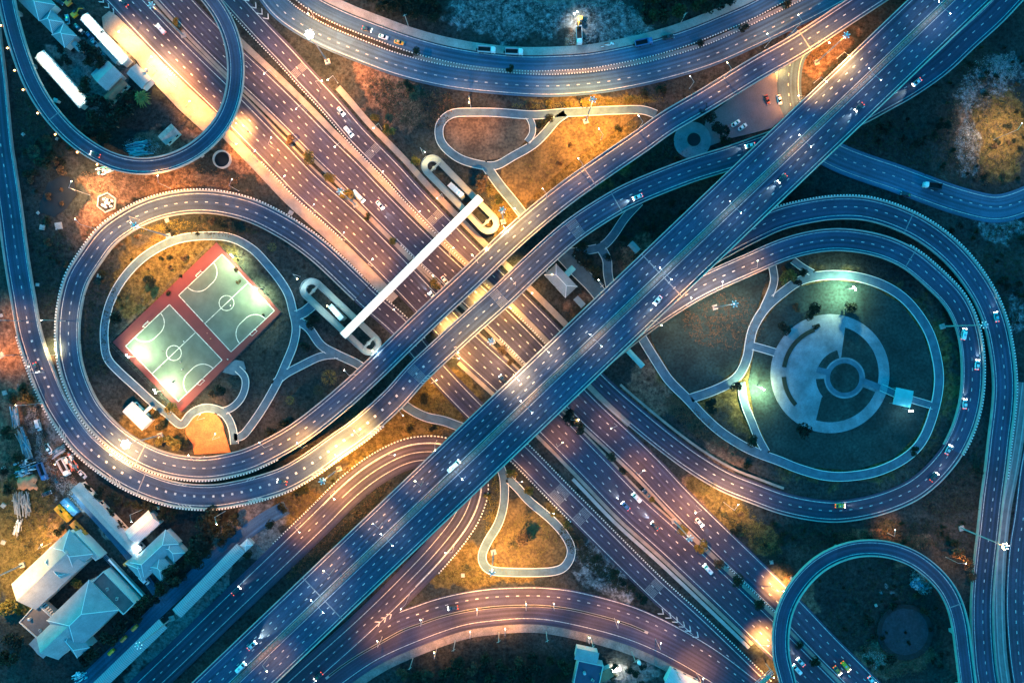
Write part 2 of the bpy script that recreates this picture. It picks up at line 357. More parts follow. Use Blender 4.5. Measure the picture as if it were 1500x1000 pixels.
# ------------------------------------------------------------------ roads on the ground
ZR = [0.05]
def nz(): ZR[0] += 0.006; return ZR[0]
def off(p, s_=1): return p * S
def road(name, path, w, lanes=(), edges=(), kerbs=(), surf=A_ROAD, dash=(1.3, 3.2), z=None, lw=.28, s0=None, s1=None, wid=None):
    z = nz() if z is None else z; w2 = w * S / 2
    m = M(); path.sweep(m, [(w2, z), (-w2, z)], closedprof=False, uv=True, s0=s0, s1=s1)
    r = struct(m.build(name, surf)); 
    if lanes:
        m = M()
        for o in lanes: path.dash(m, o * S, dash[0], dash[1], lw + .08, z + .012, s0=(s0 or 0) + random.random() * 2, s1=s1)
        stuff(m.build("lane_line", PAINT, r))
    for o in edges:
        m = M(); path.sweep(m, [(o * S + lw / 2, z + .012), (o * S - lw / 2, z + .012)], closedprof=False, s0=s0, s1=s1); m.build("edge_line", PAINT, r)
    for k in kerbs:
        m = M(); path.blocks(m, k * S, .42, .18 + z, .62, 0.0, dz=0.0, s0=s0 or 0, s1=s1); m.build("kerb", [KERB_W, KERB_B], r)
    return r, z
def strip(name, path, o1, o2, z=None, m_=PAVE, h=0.14, s0=None, s1=None, parent=None):
    z = nz() if z is None else z
    m = M(); path.sweep(m, [(o1 * S, 0), (o1 * S, z + h), (o2 * S, z + h), (o2 * S, 0)] if o1 > o2 else [(o2 * S, 0), (o2 * S, z + h), (o1 * S, z + h), (o1 * S, 0)], closedprof=False, s0=s0, s1=s1)
    return struct(m.build(name, m_, parent)) if not parent else m.build(name, m_, parent)

# elevated roads ---------------------------------------------------
def bridge(name, label, path, w, lanes=(), edges=(), surf=A_DECK, dash=(1.35, 3.15), deckh=1.4, pier=36, rail=(1, 1), kerbs=(), lw=.28, par=.9, skip=None, pierw=.5, dashw=None, cat="overpass", s0=None, s1=None, railmat=CONC, joints=()):
    t = thing(name, label, cat); w2 = w * S / 2
    m = M(); path.sweep(m, [(w2, -.02), (w2 * .98, -.5), (w2 * .55, -deckh), (-w2 * .55, -deckh), (-w2 * .98, -.5), (-w2, -.02)]); m.build("deck", CONC_D, t)
    m = M(); path.sweep(m, [(w2 - .02, 0), (-w2 + .02, 0)], closedprof=False, uv=True); m.build("road_surface", surf, t)
    for sd, on in ((1, rail[0]), (-1, rail[1])):
        if on:
            m = M(); pr = [(w2 + .05, -.5), (w2 + .02, par), (w2 - .28, par), (w2 - .42, 0)]
            if sd < 0: pr = [(-a, b) for a, b in pr][::-1]
            path.sweep(m, pr, s0=s0, s1=s1); m.build("parapet", railmat, t)
    for o in edges:
        m = M(); path.sweep(m, [(o * S + lw / 2, .012), (o * S - lw / 2, .012)], closedprof=False); m.build("edge_line", PAINT, t)
    if lanes:
        m = M()
        for o in lanes: path.dash(m, o * S, dash[0], dash[1], dashw or (lw + .07), .012)
        stuff(m.build("lane_line", PAINT, t))
    for k, a, b in kerbs:
        m = M(); path.blocks(m, k * S, .55, .9, .62, .0, dz=.02, s0=a, s1=b if b else None); m.build("kerb", [KERB_W, KERB_B], t)
    for j in joints:
        m = M(); d = path.near(*j); p = [path.at(d - .22, w2 - .5, .014), path.at(d + .22, w2 - .5, .014), path.at(d + .22, -w2 + .5, .014), path.at(d - .22, -w2 + .5, .014)]
        m.add(p, [(0, 1, 2, 3)]); m.build("expansion_joint", PAINT_D, t)
    d = pier / 2
    while d < path.L and pier:
        x, y, z = path.at(d); ok = z > 3.6
        if ok and skip: ok = not any(abs(x - (a - 750) * S) < r * S and abs(y - (500 - b) * S) < r * S for a, b, r in skip)
        if ok:
            m = M(); an = path.ang(d)
            m.box((x, y, -.3), (1.4, w * S * .3, z - deckh - 1.0 + .3), an); m.box((x, y, z - deckh - 1.0), (1.7, w * S * .62, .9), an)
            m.build("pier", CONC, t)
        d += pier
    return t
def zig(m, p, a, size, z):   # chevron mark, apex along angle a
    ca, sa = math.cos(a), math.sin(a)
    def q(u, v): return (p[0] + u * ca - v * sa, p[1] + u * sa + v * ca, z)
    for sg_ in (1, -1):
        m.add([q(size * .5, 0), q(size * .5 - .7, 0), q(-size * .5 - .7, sg_ * size * .8), q(-size * .5, sg_ * size * .8)], [(0, 1, 2, 3) if sg_ > 0 else (3, 2, 1, 0)])

# --- the long parallel carriageways running north-west to south-east
pC1 = Path([(-120, -330), (110, -80), (181, -2), (251, 72), (331, 150), (409, 230), (449, 272), (513, 329), (585, 401), (623, 441), (681, 503), (740, 557), (807, 621), (869, 684), (925, 742), (994, 804), (1113, 917), (1200, 1003), (1350, 1155)], smooth=30)
pC2 = Path([(60, -210), (200, -63), (245, -13), (290, 36), (340, 86), (384, 127), (431, 173), (475, 218), (512, 254), (555, 299), (618, 362), (667, 408), (729, 466), (800, 538), (861, 601), (904, 641), (952, 687), (994, 732), (1054, 791), (1107, 842), (1153, 887), (1210, 947), (1263, 1000), (1400, 1140)], smooth=30)
pC3 = Path([(290, -60), (335, -8), (362, 22), (388, 50), (419, 82), (447, 113), (477, 145), (505, 177), (524, 199), (574, 250), (612, 292), (672, 354), (692, 374), (763, 444), (804, 485), (850, 534), (892, 576), (936, 614), (974, 645), (1016, 676), (1061, 703), (1103, 720), (1150, 737), (1200, 746.5), (1238, 747), (1285, 738), (1327, 722), (1352, 706), (1376, 683), (1395, 658), (1408, 632), (1419, 598, .3), (1424, 560, .8), (1423, 514, 1.6),
            (1415, 475, 2.4), (1398, 440, 3.2), (1366, 407, 4), (1332, 379, 4.8), (1295, 362, 5.4), (1257, 353.5, 6), (1220, 351, 6.3), (1182, 356, 6.6), (1144, 367, 6.8), (1105, 384, 7), (1040, 413, 7), (1000, 435, 7), (950, 468, 7), (905, 503, 7), (860, 540, 7), (790, 600, 7)], smooth=10)
rc1, z1 = road("road", pC1, 46, lanes=(6, -6), edges=(18.5, -19), dash=(1.3, 3.25))
rc2, z2 = road("road", pC2, 41, lanes=(6, -6), edges=(17.5, -17.5), dash=(1.3, 3.25))
pR4 = Path([(393, 320, 0), (437, 346), (472, 373), (507, 406), (544, 442), (587, 480), (640, 543), (696, 602), (763, 665), (818, 721), (846, 749), (901, 804), (959, 861), (1021, 917), (1101, 994), (1180, 1072), (1300, 1190)], smooth=10)
ring_d0 = pC3.near(1395, 658)
rc3, z3 = road("road", pC3, 31, lanes=(0,), edges=(11.5, -12), s1=ring_d0 + 6)
pR2 = Path([(1420, -95, 7), (1330, -38, 7), (1271, 0, 7), (1236, 23, 7), (1167, 68, 7), (1110, 100, 7), (1033, 147, 7), (978, 179, 7), (939, 207, 7), (886, 243, 7.5), (832, 281, 8), (782, 321, 8), (735, 363, 8), (689, 407, 8), (614, 477, 8), (541, 548, 8), (488, 595, 7), (433, 637, 6), (376, 668, 4.8), (343, 679, 4), (298, 686, 3), (247, 680, 2), (206, 664, 1.2), (166, 637, .8), (134, 603, .5), (116, 569, .4), (104, 532, .4), (100, 490, .4),
            (103, 450, .4), (113, 410, .4), (133, 378, .4), (155, 348, .4), (181, 328, .4), (215, 310, .4), (254, 299, .4), (293, 295.5, .4), (330, 299, .4), (368, 309, .3), (402, 325, .2), (437, 346, .18), (472, 373, .16), (507, 406, .14), (530, 428, .12)], smooth=14)
pR3 = Path([(1620, -150, 13), (1560, -88, 13), (1517, -45, 12.5), (1487, -13, 12), (1454, 22, 11.2), (1414, 58, 10), (1377, 93, 9.2), (1332, 125, 8.3), (1291, 148, 7.6), (1257, 166, 7.2), (1200, 188, 7), (1140, 207, 7), (1072, 231, 7), (1008, 251, 7), (933, 281, 7), (888, 305, 7.5), (836, 340, 8), (782, 388, 8), (734, 434, 8), (691, 472, 8), (655, 505, 8), (611, 546, 8), (577, 584, 8), (529, 627, 7.5), (492, 653, 6.8), (453, 681, 6), (416, 702, 5.4), (376, 715, 4.8), (351, 721, 4.2), (312, 727, 3.6), (267, 725, 3), (228, 715, 2.4), (187, 697, 1.8),
            (150, 672, 1.2), (121, 647, .8), (99, 617, .5), (78, 582, .4), (56, 527, .4), (43, 486, .4), (35, 440, .4), (28, 400, .4), (22, 360, .4), (17, 320, .4), (12, 285, .4), (6, 245, .4), (1, 213, .4), (-4, 160, .4), (-9, 107, .4), (-15, 60, .4), (-22, 0, .4), (-60, -200, .4)], smooth=14)
rc4, z4 = road("road", pR4, 33, lanes=(0,), edges=(12, -13), s0=pR4.near(530, 428))
# the small road in the north-east and the road to the right edge
pR8 = Path([(1180, 55), (1160, 78), (1153, 110), (1154, 145), (1164, 178), (1188, 207), (1228, 231), (1281, 251), (1303, 258), (1349, 275), (1390, 290), (1432, 302), (1460, 306), (1488, 300), (1530, 282), (1600, 250)], smooth=8)
road("road", pR8, 42, lanes=(2,), edges=(16.5, -15), surf=A_CURVE)
# the two curved roads along the top
pR5a = Path([(250, -160), (350, -60), (385, -20), (410, 12), (441, 35), (480, 56), (531, 77), (580, 95), (634, 109), (688, 118), (770, 125), (820, 125.5), (875, 121), (930, 112), (984, 99), (1039, 82), (1094, 58), (1158, 27), (1205, 3), (1300, -50)], smooth=8)
pR5b = Path([(330, -130), (400, -50), (430, -18), (459, 6), (500, 27), (553, 48), (607, 67), (662, 81), (716, 89.5), (770, 93.5), (821, 92.5), (861, 90), (902, 83), (956, 71), (1011, 54), (1063, 33), (1104, 15), (1140, -5), (1240, -60)], smooth=8)
road("road", pR5a, 33, lanes=(-0.5,), edges=(-12.5,), surf=A_CURVE, kerbs=(16.5,))
road("road", pR5b, 22, edges=(9.5,), kerbs=(-11,), surf=A_CURVE)
strip("pavement", pR5b, 12, 24, h=.12)
strip("median", pR5a, 17, 22, h=.1, m_=CONC_D, s0=pR5a.near(600, 100))
# the bottom curve: two roads with a pavement outside
pR11a = Path([(330, 1120), (380, 1060), (425, 1020), (470, 980), (510, 951), (548, 929), (584, 909), (612, 899), (637, 890), (678, 880), (720, 874), (762, 872), (791, 872), (832, 876), (873, 885), (913, 896), (940, 906), (978, 924), (1026, 951), (1060, 974), (1095, 1001), (1140, 1035), (1250, 1140)], smooth=8)
pR11b = Path([(380, 1110), (430, 1050), (470, 1015), (500, 990), (551, 956), (614, 928), (675, 907), (721, 900), (770, 896.5), (819, 901), (896, 919), (950, 938), (1002, 964), (1052, 995), (1100, 1030), (1200, 1120)], smooth=8)
road("road", pR11a, 27, lanes=(0,), edges=(11.5,), surf=A_ROAD)
road("road", pR11b, 34, edges=(-8.5,), surf=A_ROAD)
strip("pavement", pR11b, -17, -29, h=.12, m_=mat("stained_paving", (.17, .15, .135), .9, .4, .15, fine=.3, fscale=2))
m = M()
d = pR11a.near(475, 990)
mm = strip("median", pR11a, -13, -16.5, h=.16, s0=d, s1=pR11a.near(955, 915), m_=CONC)
strip("planting_strip", pR11a, -13.7, -15.8, h=.24, s0=d + 1, s1=pR11a.near(950, 912), m_=mat("strip_soil", (.02, .022, .018), .95, .4, .6))
# the three-lane loop that ducks under the expressway
pR6 = Path([(-40, 1240), (120, 1095), (228, 992), (268, 954), (328, 896), (390, 837), (441, 788), (475, 755), (508, 722), (545, 692), (584, 670), (612, 662), (645, 662), (672, 673), (689, 694), (693, 716), (686, 741), (671, 769), (638, 810), (604, 846), (560, 890), (515, 932), (470, 972), (430, 1008), (380, 1055), (300, 1130)], smooth=12)
a0, a1, a2 = pR6.near(480, 748), pR6.near(680, 752), pR6.near(600, 850)
r6, z6 = road("road", pR6, 44, edges=(13,), z=None)
m = M()
for o in (0, 12, -12):
    pR6.sweep(m, [(o * S + .14, z6 + .012), (o * S - .14, z6 + .012)], closedprof=False, s0=a0 + (8 if o == 0 else 0), s1=a2)
pR6.sweep(m, [(-12 * S + .14, z6 + .012), (-12 * S - .14, z6 + .012)], closedprof=False, s1=a0); pR6.sweep(m, [(-12 * S + .14, z6 + .012), (-12 * S - .14, z6 + .012)], closedprof=False, s0=a2)
m.build("edge_line", PAINT, r6)
m = M(); pR6.dash(m, 0, 1.3, 3.2, .35, z6 + .012, s1=a0); pR6.dash(m, 0, 1.3, 3.2, .35, z6 + .012, s0=a2); stuff(m.build("lane_line", PAINT, r6))
m = M(); pR6.blocks(m, 23 * S, .5, .5, .62, 0, s0=pR6.near(415, 812), s1=pR6.near(650, 850)); m.build("kerb", [KERB_W, KERB_B], r6)
# right edge roads
pR7 = Path([(1575, 300), (1560, 500), (1530, 620), (1515, 680), (1505, 757), (1498, 800), (1494, 853), (1494, 906), (1500, 973), (1512, 1030), (1560, 1200)], smooth=8)
road("road", pR7, 40, lanes=(6, -6), edges=(18, -18))
pMed = Path([(1500, 560), (1490, 640), (1480, 700), (1472, 740), (1466, 790), (1462, 850), (1462, 906), (1466, 970), (1480, 1060)], smooth=4)
md = strip("median", pMed, 10, -10, m_=CONC_D, h=.02)
for o in (6.5, -1.5):
    m = M(); pMed.sweep(m, [(o * S, 0), (o * S, .3), (o * S - .6, .3), (o * S - .6, 0)], closedprof=False); m.build("kerb", CONC, md)

pS = Path([(420, 742), (376, 768), (307, 824), (240, 885), (187, 938), (135, 988), (60, 1060)], smooth=6)
road("road", pS, 21, surf=A_CURVE); pS2 = Path([(108, 722), (150, 768), (190, 815), (222, 858), (240, 885)], smooth=4); road("road", pS2, 12, surf=A_CURVE)
# verges between the parallel carriageways
LIT = mat("pale_footway", (0.24, 0.20, 0.165), .9, .25, .2, fine=.2, fscale=3)
sA = strip("pavement", pC1, -24, -40, m_=LIT, s0=pC1.near(232, 58), s1=pC1.near(600, 420), h=.1)
sA2 = strip("pavement", pC1, -24, -30, m_=LIT, s0=pC1.near(690, 510), s1=pC1.near(800, 615), h=.1)
sB = strip("pavement", pC2, 22, 31, m_=LIT, s0=pC2.near(330, 80), s1=pC2.near(800, 538), h=.1)
sB2 = strip("pavement", pC2, 22, 30, m_=LIT, s0=pC2.near(800, 538), s1=pC2.near(905, 640), h=.1)
sC = strip("pavement", pC3, 20, 29, m_=LIT, s0=pC3.near(478, 145), s1=pC3.near(810, 495), h=.1)
sD = strip("pavement", pC1, -24, -29, m_=LIT, s0=pC1.near(800, 615), s1=pC1.near(1120, 925), h=.1)
sE = strip("pavement", pC1, -31, -36, m_=CONC, s0=pC1.near(860, 680), s1=pC1.near(1120, 925), h=.1)
sF = strip("pavement", pC2, -20.5, -25, m_=LIT, h=.1); strip("pavement", pC1, 23.5, 26.5, m_=LIT, h=.1)
sG = strip("pavement", pC3, 19, 22.5, m_=LIT, s0=pC3.near(895, 578), s1=pC3.near(1140, 735), h=.5)
m = M(); pC3.blocks(m, -16 * S, .42, .35, .62, 0, s1=pC3.near(830, 512)); m.build("kerb", [KERB_W, KERB_B], rc3)
m = M(); pC3.sweep(m, [(-15.5 * S, 0), (-15.5 * S, .4), (-17 * S, .4), (-17 * S, 0)], closedprof=False, s0=pC3.near(895, 578), s1=ring_d0); m.build("barrier", CONC, rc3)
m = M(); pC1.blocks(m, -24 * S, .5, .4, .62, 0, s0=pC1.near(400, 222), s1=pC1.near(520, 335)); pC1.blocks(m, -24 * S, .5, .4, .62, 0, s0=pC1.near(250, 70), s1=pC1.near(330, 150)); m.build("kerb", [KERB_W, KERB_B], rc1)
m = M(); pR4.blocks(m, 17 * S, .5, .35, .62, 0, s0=pR4.near(480, 380), s1=pR4.near(610, 508)); pR4.blocks(m, 18 * S, .5, .35, .62, 0, s0=pR4.near(740, 640), s1=pR4.near(1120, 1010)); pR4.blocks(m, -17.5 * S, .5, .35, .62, 0, s0=pR4.near(740, 640), s1=pR4.near(850, 750)); m.build("kerb", [KERB_W, KERB_B], rc4)
m = M(); pC2.blocks(m, -19.5 * S, .5, .35, .62, 0, s0=pC2.near(600, 345), s1=pC2.near(650, 392)); pC2.blocks(m, -19.5 * S, .5, .35, .62, 0, s0=pC2.near(1080, 815), s1=pC2.near(1160, 895)); pC2.blocks(m, -19.5 * S, .5, .35, .62, 0, s0=pC2.near(745, 485), s1=pC2.near(800, 540)); m.build("kerb", [KERB_W, KERB_B], rc2)

# ---- elevated roads
ux, uy = 98.75, -94.1; E = lambda t: (868.9 + ux * t - 0, 498.3 + uy * t, 13.0)
pE = Path([E(-9), E(-6), E(-3), E(0), E(3), E(6), E(9)], step=6)
HW = 43.5
PXS = S * (H - 13) / H / S    # apparent to true widths on the high deck
exp_ = bridge("expressway", "wide elevated expressway with six lanes crossing the whole picture from lower left to upper right", pE, 86 * PXS, lanes=tuple(o * PXS for o in (15.5, 26.5, -15.5, -26.5)), edges=tuple(o * PXS for o in (38, 5.5, -5.5, -38)), pier=30, deckh=2.0, dash=(1.3, 3.1), joints=[(971, 405), (475, 878)])
m = M(); pE.sweep(m, [(1.0, 0), (.85, .75), (.6, .8), (.55, .25), (-.55, .25), (-.6, .8), (-.85, .75), (-1.0, 0)]); m.build("median_barrier", mat("stained_barrier", (.22, .165, .145), .9, .3, .3, fine=.2), exp_)
m = M(); pE.blocks(m, 0, .7, .25, 1.1, .5, dz=.25, mi=(0, 0)); m.build("median_grating", mat("grating_grey", (.26, .25, .24), .8, .3, 1), exp_)
br2 = bridge("ramp", "two-lane flyover ramp sweeping down into the loop round the sports courts", pR2, 33.5, lanes=(0,), edges=(12, -12), pier=34, cat="ramp",
       kerbs=[(18.1, pR2.near(400, 655), pR2.near(520, 418))], skip=[(700, 400, 60)], rail=(1, 1), joints=[(208, 664), (864, 256), (1180, 60)])
dA, dB = pR3.near(610, 525), pR3.near(30, 470)
br3 = bridge("ramp", "outermost flyover ramp curving round the left side with chequered kerb blocks", pR3, 35, edges=(13, -13.5), pier=34, cat="ramp",
       kerbs=[(18.9, pR3.near(540, 600), pR3.near(25, 490))], skip=[(1150, 205, 60), (700, 450, 90)], joints=[(208, 708), (905, 297)])
m = M(); pR3.dash(m, 0, 1.35, 3.15, .35, .012, s1=dA); pR3.dash(m, 0, .95, 3.3, .95, .012, s0=dA, s1=dB); pR3.dash(m, 0, 1.35, 3.15, .35, .012, s0=dB); stuff(m.build("lane_line", PAINT, br3))
m = M()
for (x, y) in ((46, 541), (96, 637), (172, 712), (276, 742), (381, 730), (380, 728), (470, 687), (551, 619), (628, 549)):
    d = pR3.near(x, y)
    for k in range(4):
        a = d + k * 1.5; m.add([pR3.at(a, 13.8 * S, .02), pR3.at(a + .55, 13.8 * S, .02), pR3.at(a - .9, 17.3 * S, .02), pR3.at(a - 1.45, 17.3 * S, .02)], [(3, 2, 1, 0)])
for (x, y) in ((190, 683), (273, 710), (372, 700)):
    d = pR3.near(x, y)
    for k in range(3):
        a = d + k * 1.5; m.add([pR3.at(a, -13.8 * S, .02), pR3.at(a + .55, -13.8 * S, .02), pR3.at(a - .9, -16.8 * S, .02), pR3.at(a - 1.45, -16.8 * S, .02)], [(0, 1, 2, 3)])
stuff(m.build("hatch_marking", PAINT, br3))
# right-hand rings
i0 = int(np.argmin((pC3.px[:, 0] - 1395) ** 2 + (pC3.px[:, 1] - 658) ** 2))
ringB = Path([tuple(p) for p in np.vstack([pC3.px[i0:-1:6], pC3.px[-1:]])], step=4)
ringB.P[:, 2] += z3 + .03
brB = bridge("ramp", "inner ramp of the pair circling the round park on the right", ringB, 32, lanes=(0,), edges=(12, -12), cat="ramp", pier=34, joints=[(1331, 379)], kerbs=[(-16.8, 0, ringB.near(1320, 372))])
pA = Path([(960, 425, 7), (1000, 398, 7), (1050, 366, 7), (1105, 337, 7), (1143, 320, 7), (1184, 310, 6.8), (1225, 304.5, 6.6), (1268, 306, 6.2), (1308, 317, 5.8), (1345, 334, 5.3), (1376, 355, 4.8), (1404, 381, 4.2), (1428, 412, 3.6), (1446, 443, 3), (1459, 478, 2.4), (1466, 512, 1.9), (1469, 535, 1.5), (1471, 565, 1.2), (1469, 600, .9), (1464, 640, .6), (1459, 685, .5), (1453, 730, .4), (1447, 786, .4), (1441, 840, .4), (1438, 893, .4), (1440, 947, .4), (1446, 1000, .4), (1465, 1080, .4), (1500, 1180, .4)], smooth=10)
brA = bridge("ramp", "outermost ramp running down the right side of the picture with dotted kerb", pA, 33, lanes=(1.5,), edges=(12.5, -11), cat="ramp", pier=34, joints=[(1331, 327)], kerbs=[(17.5, 0, pA.near(1459, 700))], rail=(1, 1))
pR9 = Path([(-10, -110, 7), (0, -50, 7), (5, -30, 7), (11, 5, 7), (19, 40, 7), (31, 80, 7), (47, 121, 7), (71, 161, 7), (101, 195, 7), (132, 219, 7), (165, 236, 7), (200, 243.5, 7), (237, 241, 7), (273, 228, 7), (305, 205, 7), (329, 175, 7), (342, 140, 7), (346, 100, 7), (341, 62, 7), (327, 26, 7), (307, -3, 7), (280, -32, 7), (230, -90, 7)], smooth=10)
bridge("ramp", "narrow single-lane loop ramp in the top left corner over the big roads", pR9, 23.5, edges=(7.5, -7.5), cat="ramp", pier=24, skip=[(330, 165, 22), (345, 90, 22), (215, 10, 20)], joints=[(78, 170)])
pR10 = Path([(1190, 1130, 7), (1164, 1050, 7), (1154, 1000, 7), (1144, 960, 7), (1144, 920, 7), (1152, 887, 7), (1169, 857, 7), (1193, 831, 7), (1220, 814, 7), (1250, 804, 7), (1281, 802, 7), (1312, 807, 7), (1344, 821, 7), (1373, 845, 7), (1393, 873, 7), (1405, 909, 7), (1412, 960, 7), (1417, 1000, 7), (1425, 1060, 7), (1440, 1150, 7)], smooth=10)
bridge("ramp", "narrow single-lane loop ramp in the bottom right corner over the dark field", pR10, 23.5, edges=(7.5, -7.5), cat="ramp", pier=24, skip=[(1160, 880, 30)], joints=[(1400, 885)])

# ---- gore chevrons and rumble strips
def mesh_marks(items, z, parent, s_=2.6):
    m = M()
    for x, y, a in items: w_ = W(x, y, 0); zig(m, w_, math.radians(a), s_, z)
    m.build("chevron_marking", PAINT, parent)
ZT = ZR[0] + .05
mesh_marks([(374, 11, -48), (383, 20, -48), (392, 27, -48)], ZT, rc3, 1.9)
mesh_marks([(352, -12, -48), (363, 0, -48)], ZT, rc3, 2.2)
mesh_marks([(151, 3, -45), (159, 11, -45), (166, 19, -45)], ZT, rc1, 1.6)
mesh_marks([(572, 900, 35), (564, 905, 35), (555, 911, 35)], ZT, r6, 1.6)
mesh_marks([(970, 897, -40), (981, 903, -40), (991, 909, -40), (1001, 916, -40), (1010, 922, -40), (1021, 931, -40)], ZT, rc4, 1.9)
def rumble(path, x, y, w, parent, dz, n=7):
    d = path.near(x, y); m = M()
    for o0, o1 in ((-w, -.8), (.8, w)):
        for k in range(n):
            a = d + k * .55; m.add([path.at(a, o0 * S, dz), path.at(a + .22, o0 * S, dz), path.at(a + .22, o1 * S, dz), path.at(a, o1 * S, dz)], [(0, 1, 2, 3)])
    m.build("rumble_strip", PAINT_D, parent)
rumble(pC3, 435, 98, 12, rc3, z3 + .013); rumble(pC3, 543, 218, 12, rc3, z3 + .013); rumble(pC3, 633, 315, 12, rc3, z3 + .013)
rumble(pR4, 845, 752, 12, rc4, z4 + .013, 9); rumble(pR4, 955, 852, 12, rc4, z4 + .013, 10); rumble(pR4, 815, 715, 13, rc4, z4 + .013, 12)
rumble(pR3, 848, 330, 12, br3, .013, 9); rumble(pR3, 732, 428, 12, br3, .013, 8); rumble(pR3, 615, 540, 12, br3, .013, 8)

# ------------------------------------------------------------------ paths and lawns in the parks
FOOT = []
def foot(path, w=11, closed=False, name="path"):
    z = nz(); m = M(); w2 = w * S / 2; path.sweep(m, [(w2, z), (-w2, z)], closedprof=False); r = struct(m.build(name, PATHM)); FOOT.append((path, w2, z, r)); return r
def foot_kerbs():
    for k, (p, w2, z, r) in enumerate(FOOT):
        m = M()
        for sd in (1, -1):
            for i in range(len(p.s) - 1):
                c_ = (p.P[i, :2] + p.P[i + 1, :2]) / 2 + p.N[i] * sd * w2; bad = False
                for q, (p2, v2, _, _) in enumerate(FOOT):
                    D = np.hypot(p2.P[:, 0] - c_[0], p2.P[:, 1] - c_[1])
                    if q == k:
                        near = np.abs(p.s - p.s[i]) < 12; D = np.where(near, 99, D)
                    if D.min() < v2 - .25: bad = True; break
                if bad: continue
                a0, a1 = p.P[i, :2], p.P[i + 1, :2]; n0, n1 = p.N[i], p.N[i + 1]; o1, o2 = sd * w2, sd * (w2 + .26)
                q_ = [a0 + n0 * o1, a1 + n1 * o1, a1 + n1 * o2, a0 + n0 * o2]
                f = [(3, 2, 1, 0), (4, 5, 6, 7)] if sd > 0 else [(0, 1, 2, 3), (7, 6, 5, 4)]
                m.add([(v[0], v[1], 0) for v in q_] + [(v[0], v[1], z + .13) for v in q_], f + [(0, 1, 5, 4), (1, 2, 6, 5), (2, 3, 7, 6), (3, 0, 4, 7)])
        if m.v: m.build("kerb", KERB_W, r)
def patch(name, poly, m_=PATHM, z=None, kerb=False):
    z = nz() if z is None else z; P = [W(*p)[:2] for p in poly]
    m = M(); m.prism(P, -.3, z); return struct(m.build(name, m_))
JUNC = []
foot(Path([(344, 650), (341, 628), (334, 612), (322, 601), (300, 597), (280, 606), (266, 622), (246, 606), (227, 591.5), (200, 567), (173.6, 543), (158, 525), (153.5, 503), (154, 474), (163, 440), (181, 408), (207, 380), (238, 360), (268, 349), (307, 345.5), (340, 349), (370, 365), (391, 386.5), (410, 410), (423, 432), (429, 455), (434, 480), (430, 505), (420, 530), (408, 557), (389, 591.5), (370, 620), (355, 638), (343, 640)]), 10.5)
foot(Path([(458, 447), (445, 458), (434, 462)]), 13)
foot(Path([(436, 470), (452, 480), (470, 505), (490, 517), (522, 532), (540, 545)]), 11)
foot(Path([(404, 560), (418, 548), (440, 536), (470, 522), (495, 519)]), 10)
foot(Path([(348, 540), (359, 552), (359, 570), (350, 588), (334, 600), (318, 602)]), 9)
patch("plaza", [(326 + 0, 545), (333, 533), (345, 527), (357, 529), (360, 540), (355, 549), (342, 549)])
foot(Path([(961, 168), (940, 161.5), (900, 162), (860, 164), (820, 166), (780, 169), (730, 165.5), (690, 165), (662, 167), (646, 180), (643, 197), (650, 214), (672, 232), (700, 241), (726, 243), (752, 229), (780, 213), (798, 196), (815, 176), (828, 167)]), 11)
foot(Path([(772, 168), (779, 180), (780, 196), (772, 208)]), 8)
foot(Path([(712, 243), (725, 262), (737, 278), (752, 296), (772, 322)]), 13)
foot(Path([(733, 684), (738, 700), (738.5, 733), (730.5, 765), (714, 793), (706, 815), (714, 832), (740, 837), (807, 836.5), (829, 827), (837, 806), (828, 784), (807, 760), (775, 733), (760, 716), (744, 700)]), 11)
foot(Path([(591, 592), (606, 602), (626, 611), (650, 616), (672, 624), (700, 634)]), 12)
foot(Path([(937, 296), (915, 320), (898, 345), (880, 362), (850, 368), (820, 372)]), 11)
foot(Path([(878, 360), (889, 380), (890, 400), (895, 425)]), 12)
foot(Path([(822, 370), (845, 395), (868, 418), (885, 440)]), 20)
foot(Path([(935, 485), (944, 501), (962, 530), (980, 557), (1007, 584), (1030, 609), (1055, 631.5), (1085, 651), (1110, 663), (1140, 674), (1170, 686), (1207, 696), (1244, 697), (1287, 689), (1327, 669), (1352, 642), (1368, 600), (1375, 557), (1370, 517), (1357, 480), (1330, 443), (1300, 421), (1265, 408), (1233, 403), (1201, 404), (1172, 411), (1148, 427), (1121, 451), (1104, 478), (1098, 500), (1095, 520), (1086, 543), (1071, 559), (1042, 573), (1012, 583)]), 12)
foot(Path([(1131, 390), (1134, 410), (1128, 430), (1118, 452)]), 10)
foot(Path([(1161, 381), (1174, 391), (1190, 400)]), 9)
foot(Path([(1085, 560), (1090, 590), (1100, 615), (1110, 640), (1122, 662)]), 10)
foot(Path([(1096, 505), (1115, 510), (1135, 516)]), 10)
foot(Path([(1290, 567), (1320, 580), (1366, 594)]), 9)
foot_kerbs()
PAVE2 = mat("plaza_paving", (0.17, 0.20, 0.225), .85, .45, .12, fine=.15, fscale=2)
LAWN = mat("park_lawn", (0.012, 0.028, 0.026), .95, .6, .10, fine=.6, fscale=.9)
LAWN_Y = mat("dry_lawn", (0.082, 0.056, 0.020), .95, .65, .18, fine=.6, fscale=.9)
LAWN_O = mat("sandy_lawn", (0.09, 0.062, 0.04), .95, .65, .15, fine=.6, fscale=.9)
DARKSTRIP = mat("dark_planting", (0.02, 0.026, 0.016), .95, .4, .8)
def disc(name, c, r, z, m_, n=64, h=.0): 
    m = M(); w_ = W(*c); m.prism([(w_[0] + r * S * math.cos(2 * math.pi * i / n), w_[1] + r * S * math.sin(2 * math.pi * i / n)) for i in range(n)], -.3, z); return struct(m.build(name, m_))
zp = nz(); cc = (1215.5, 547); plz = disc("plaza", cc, 87, zp, PAVE2)
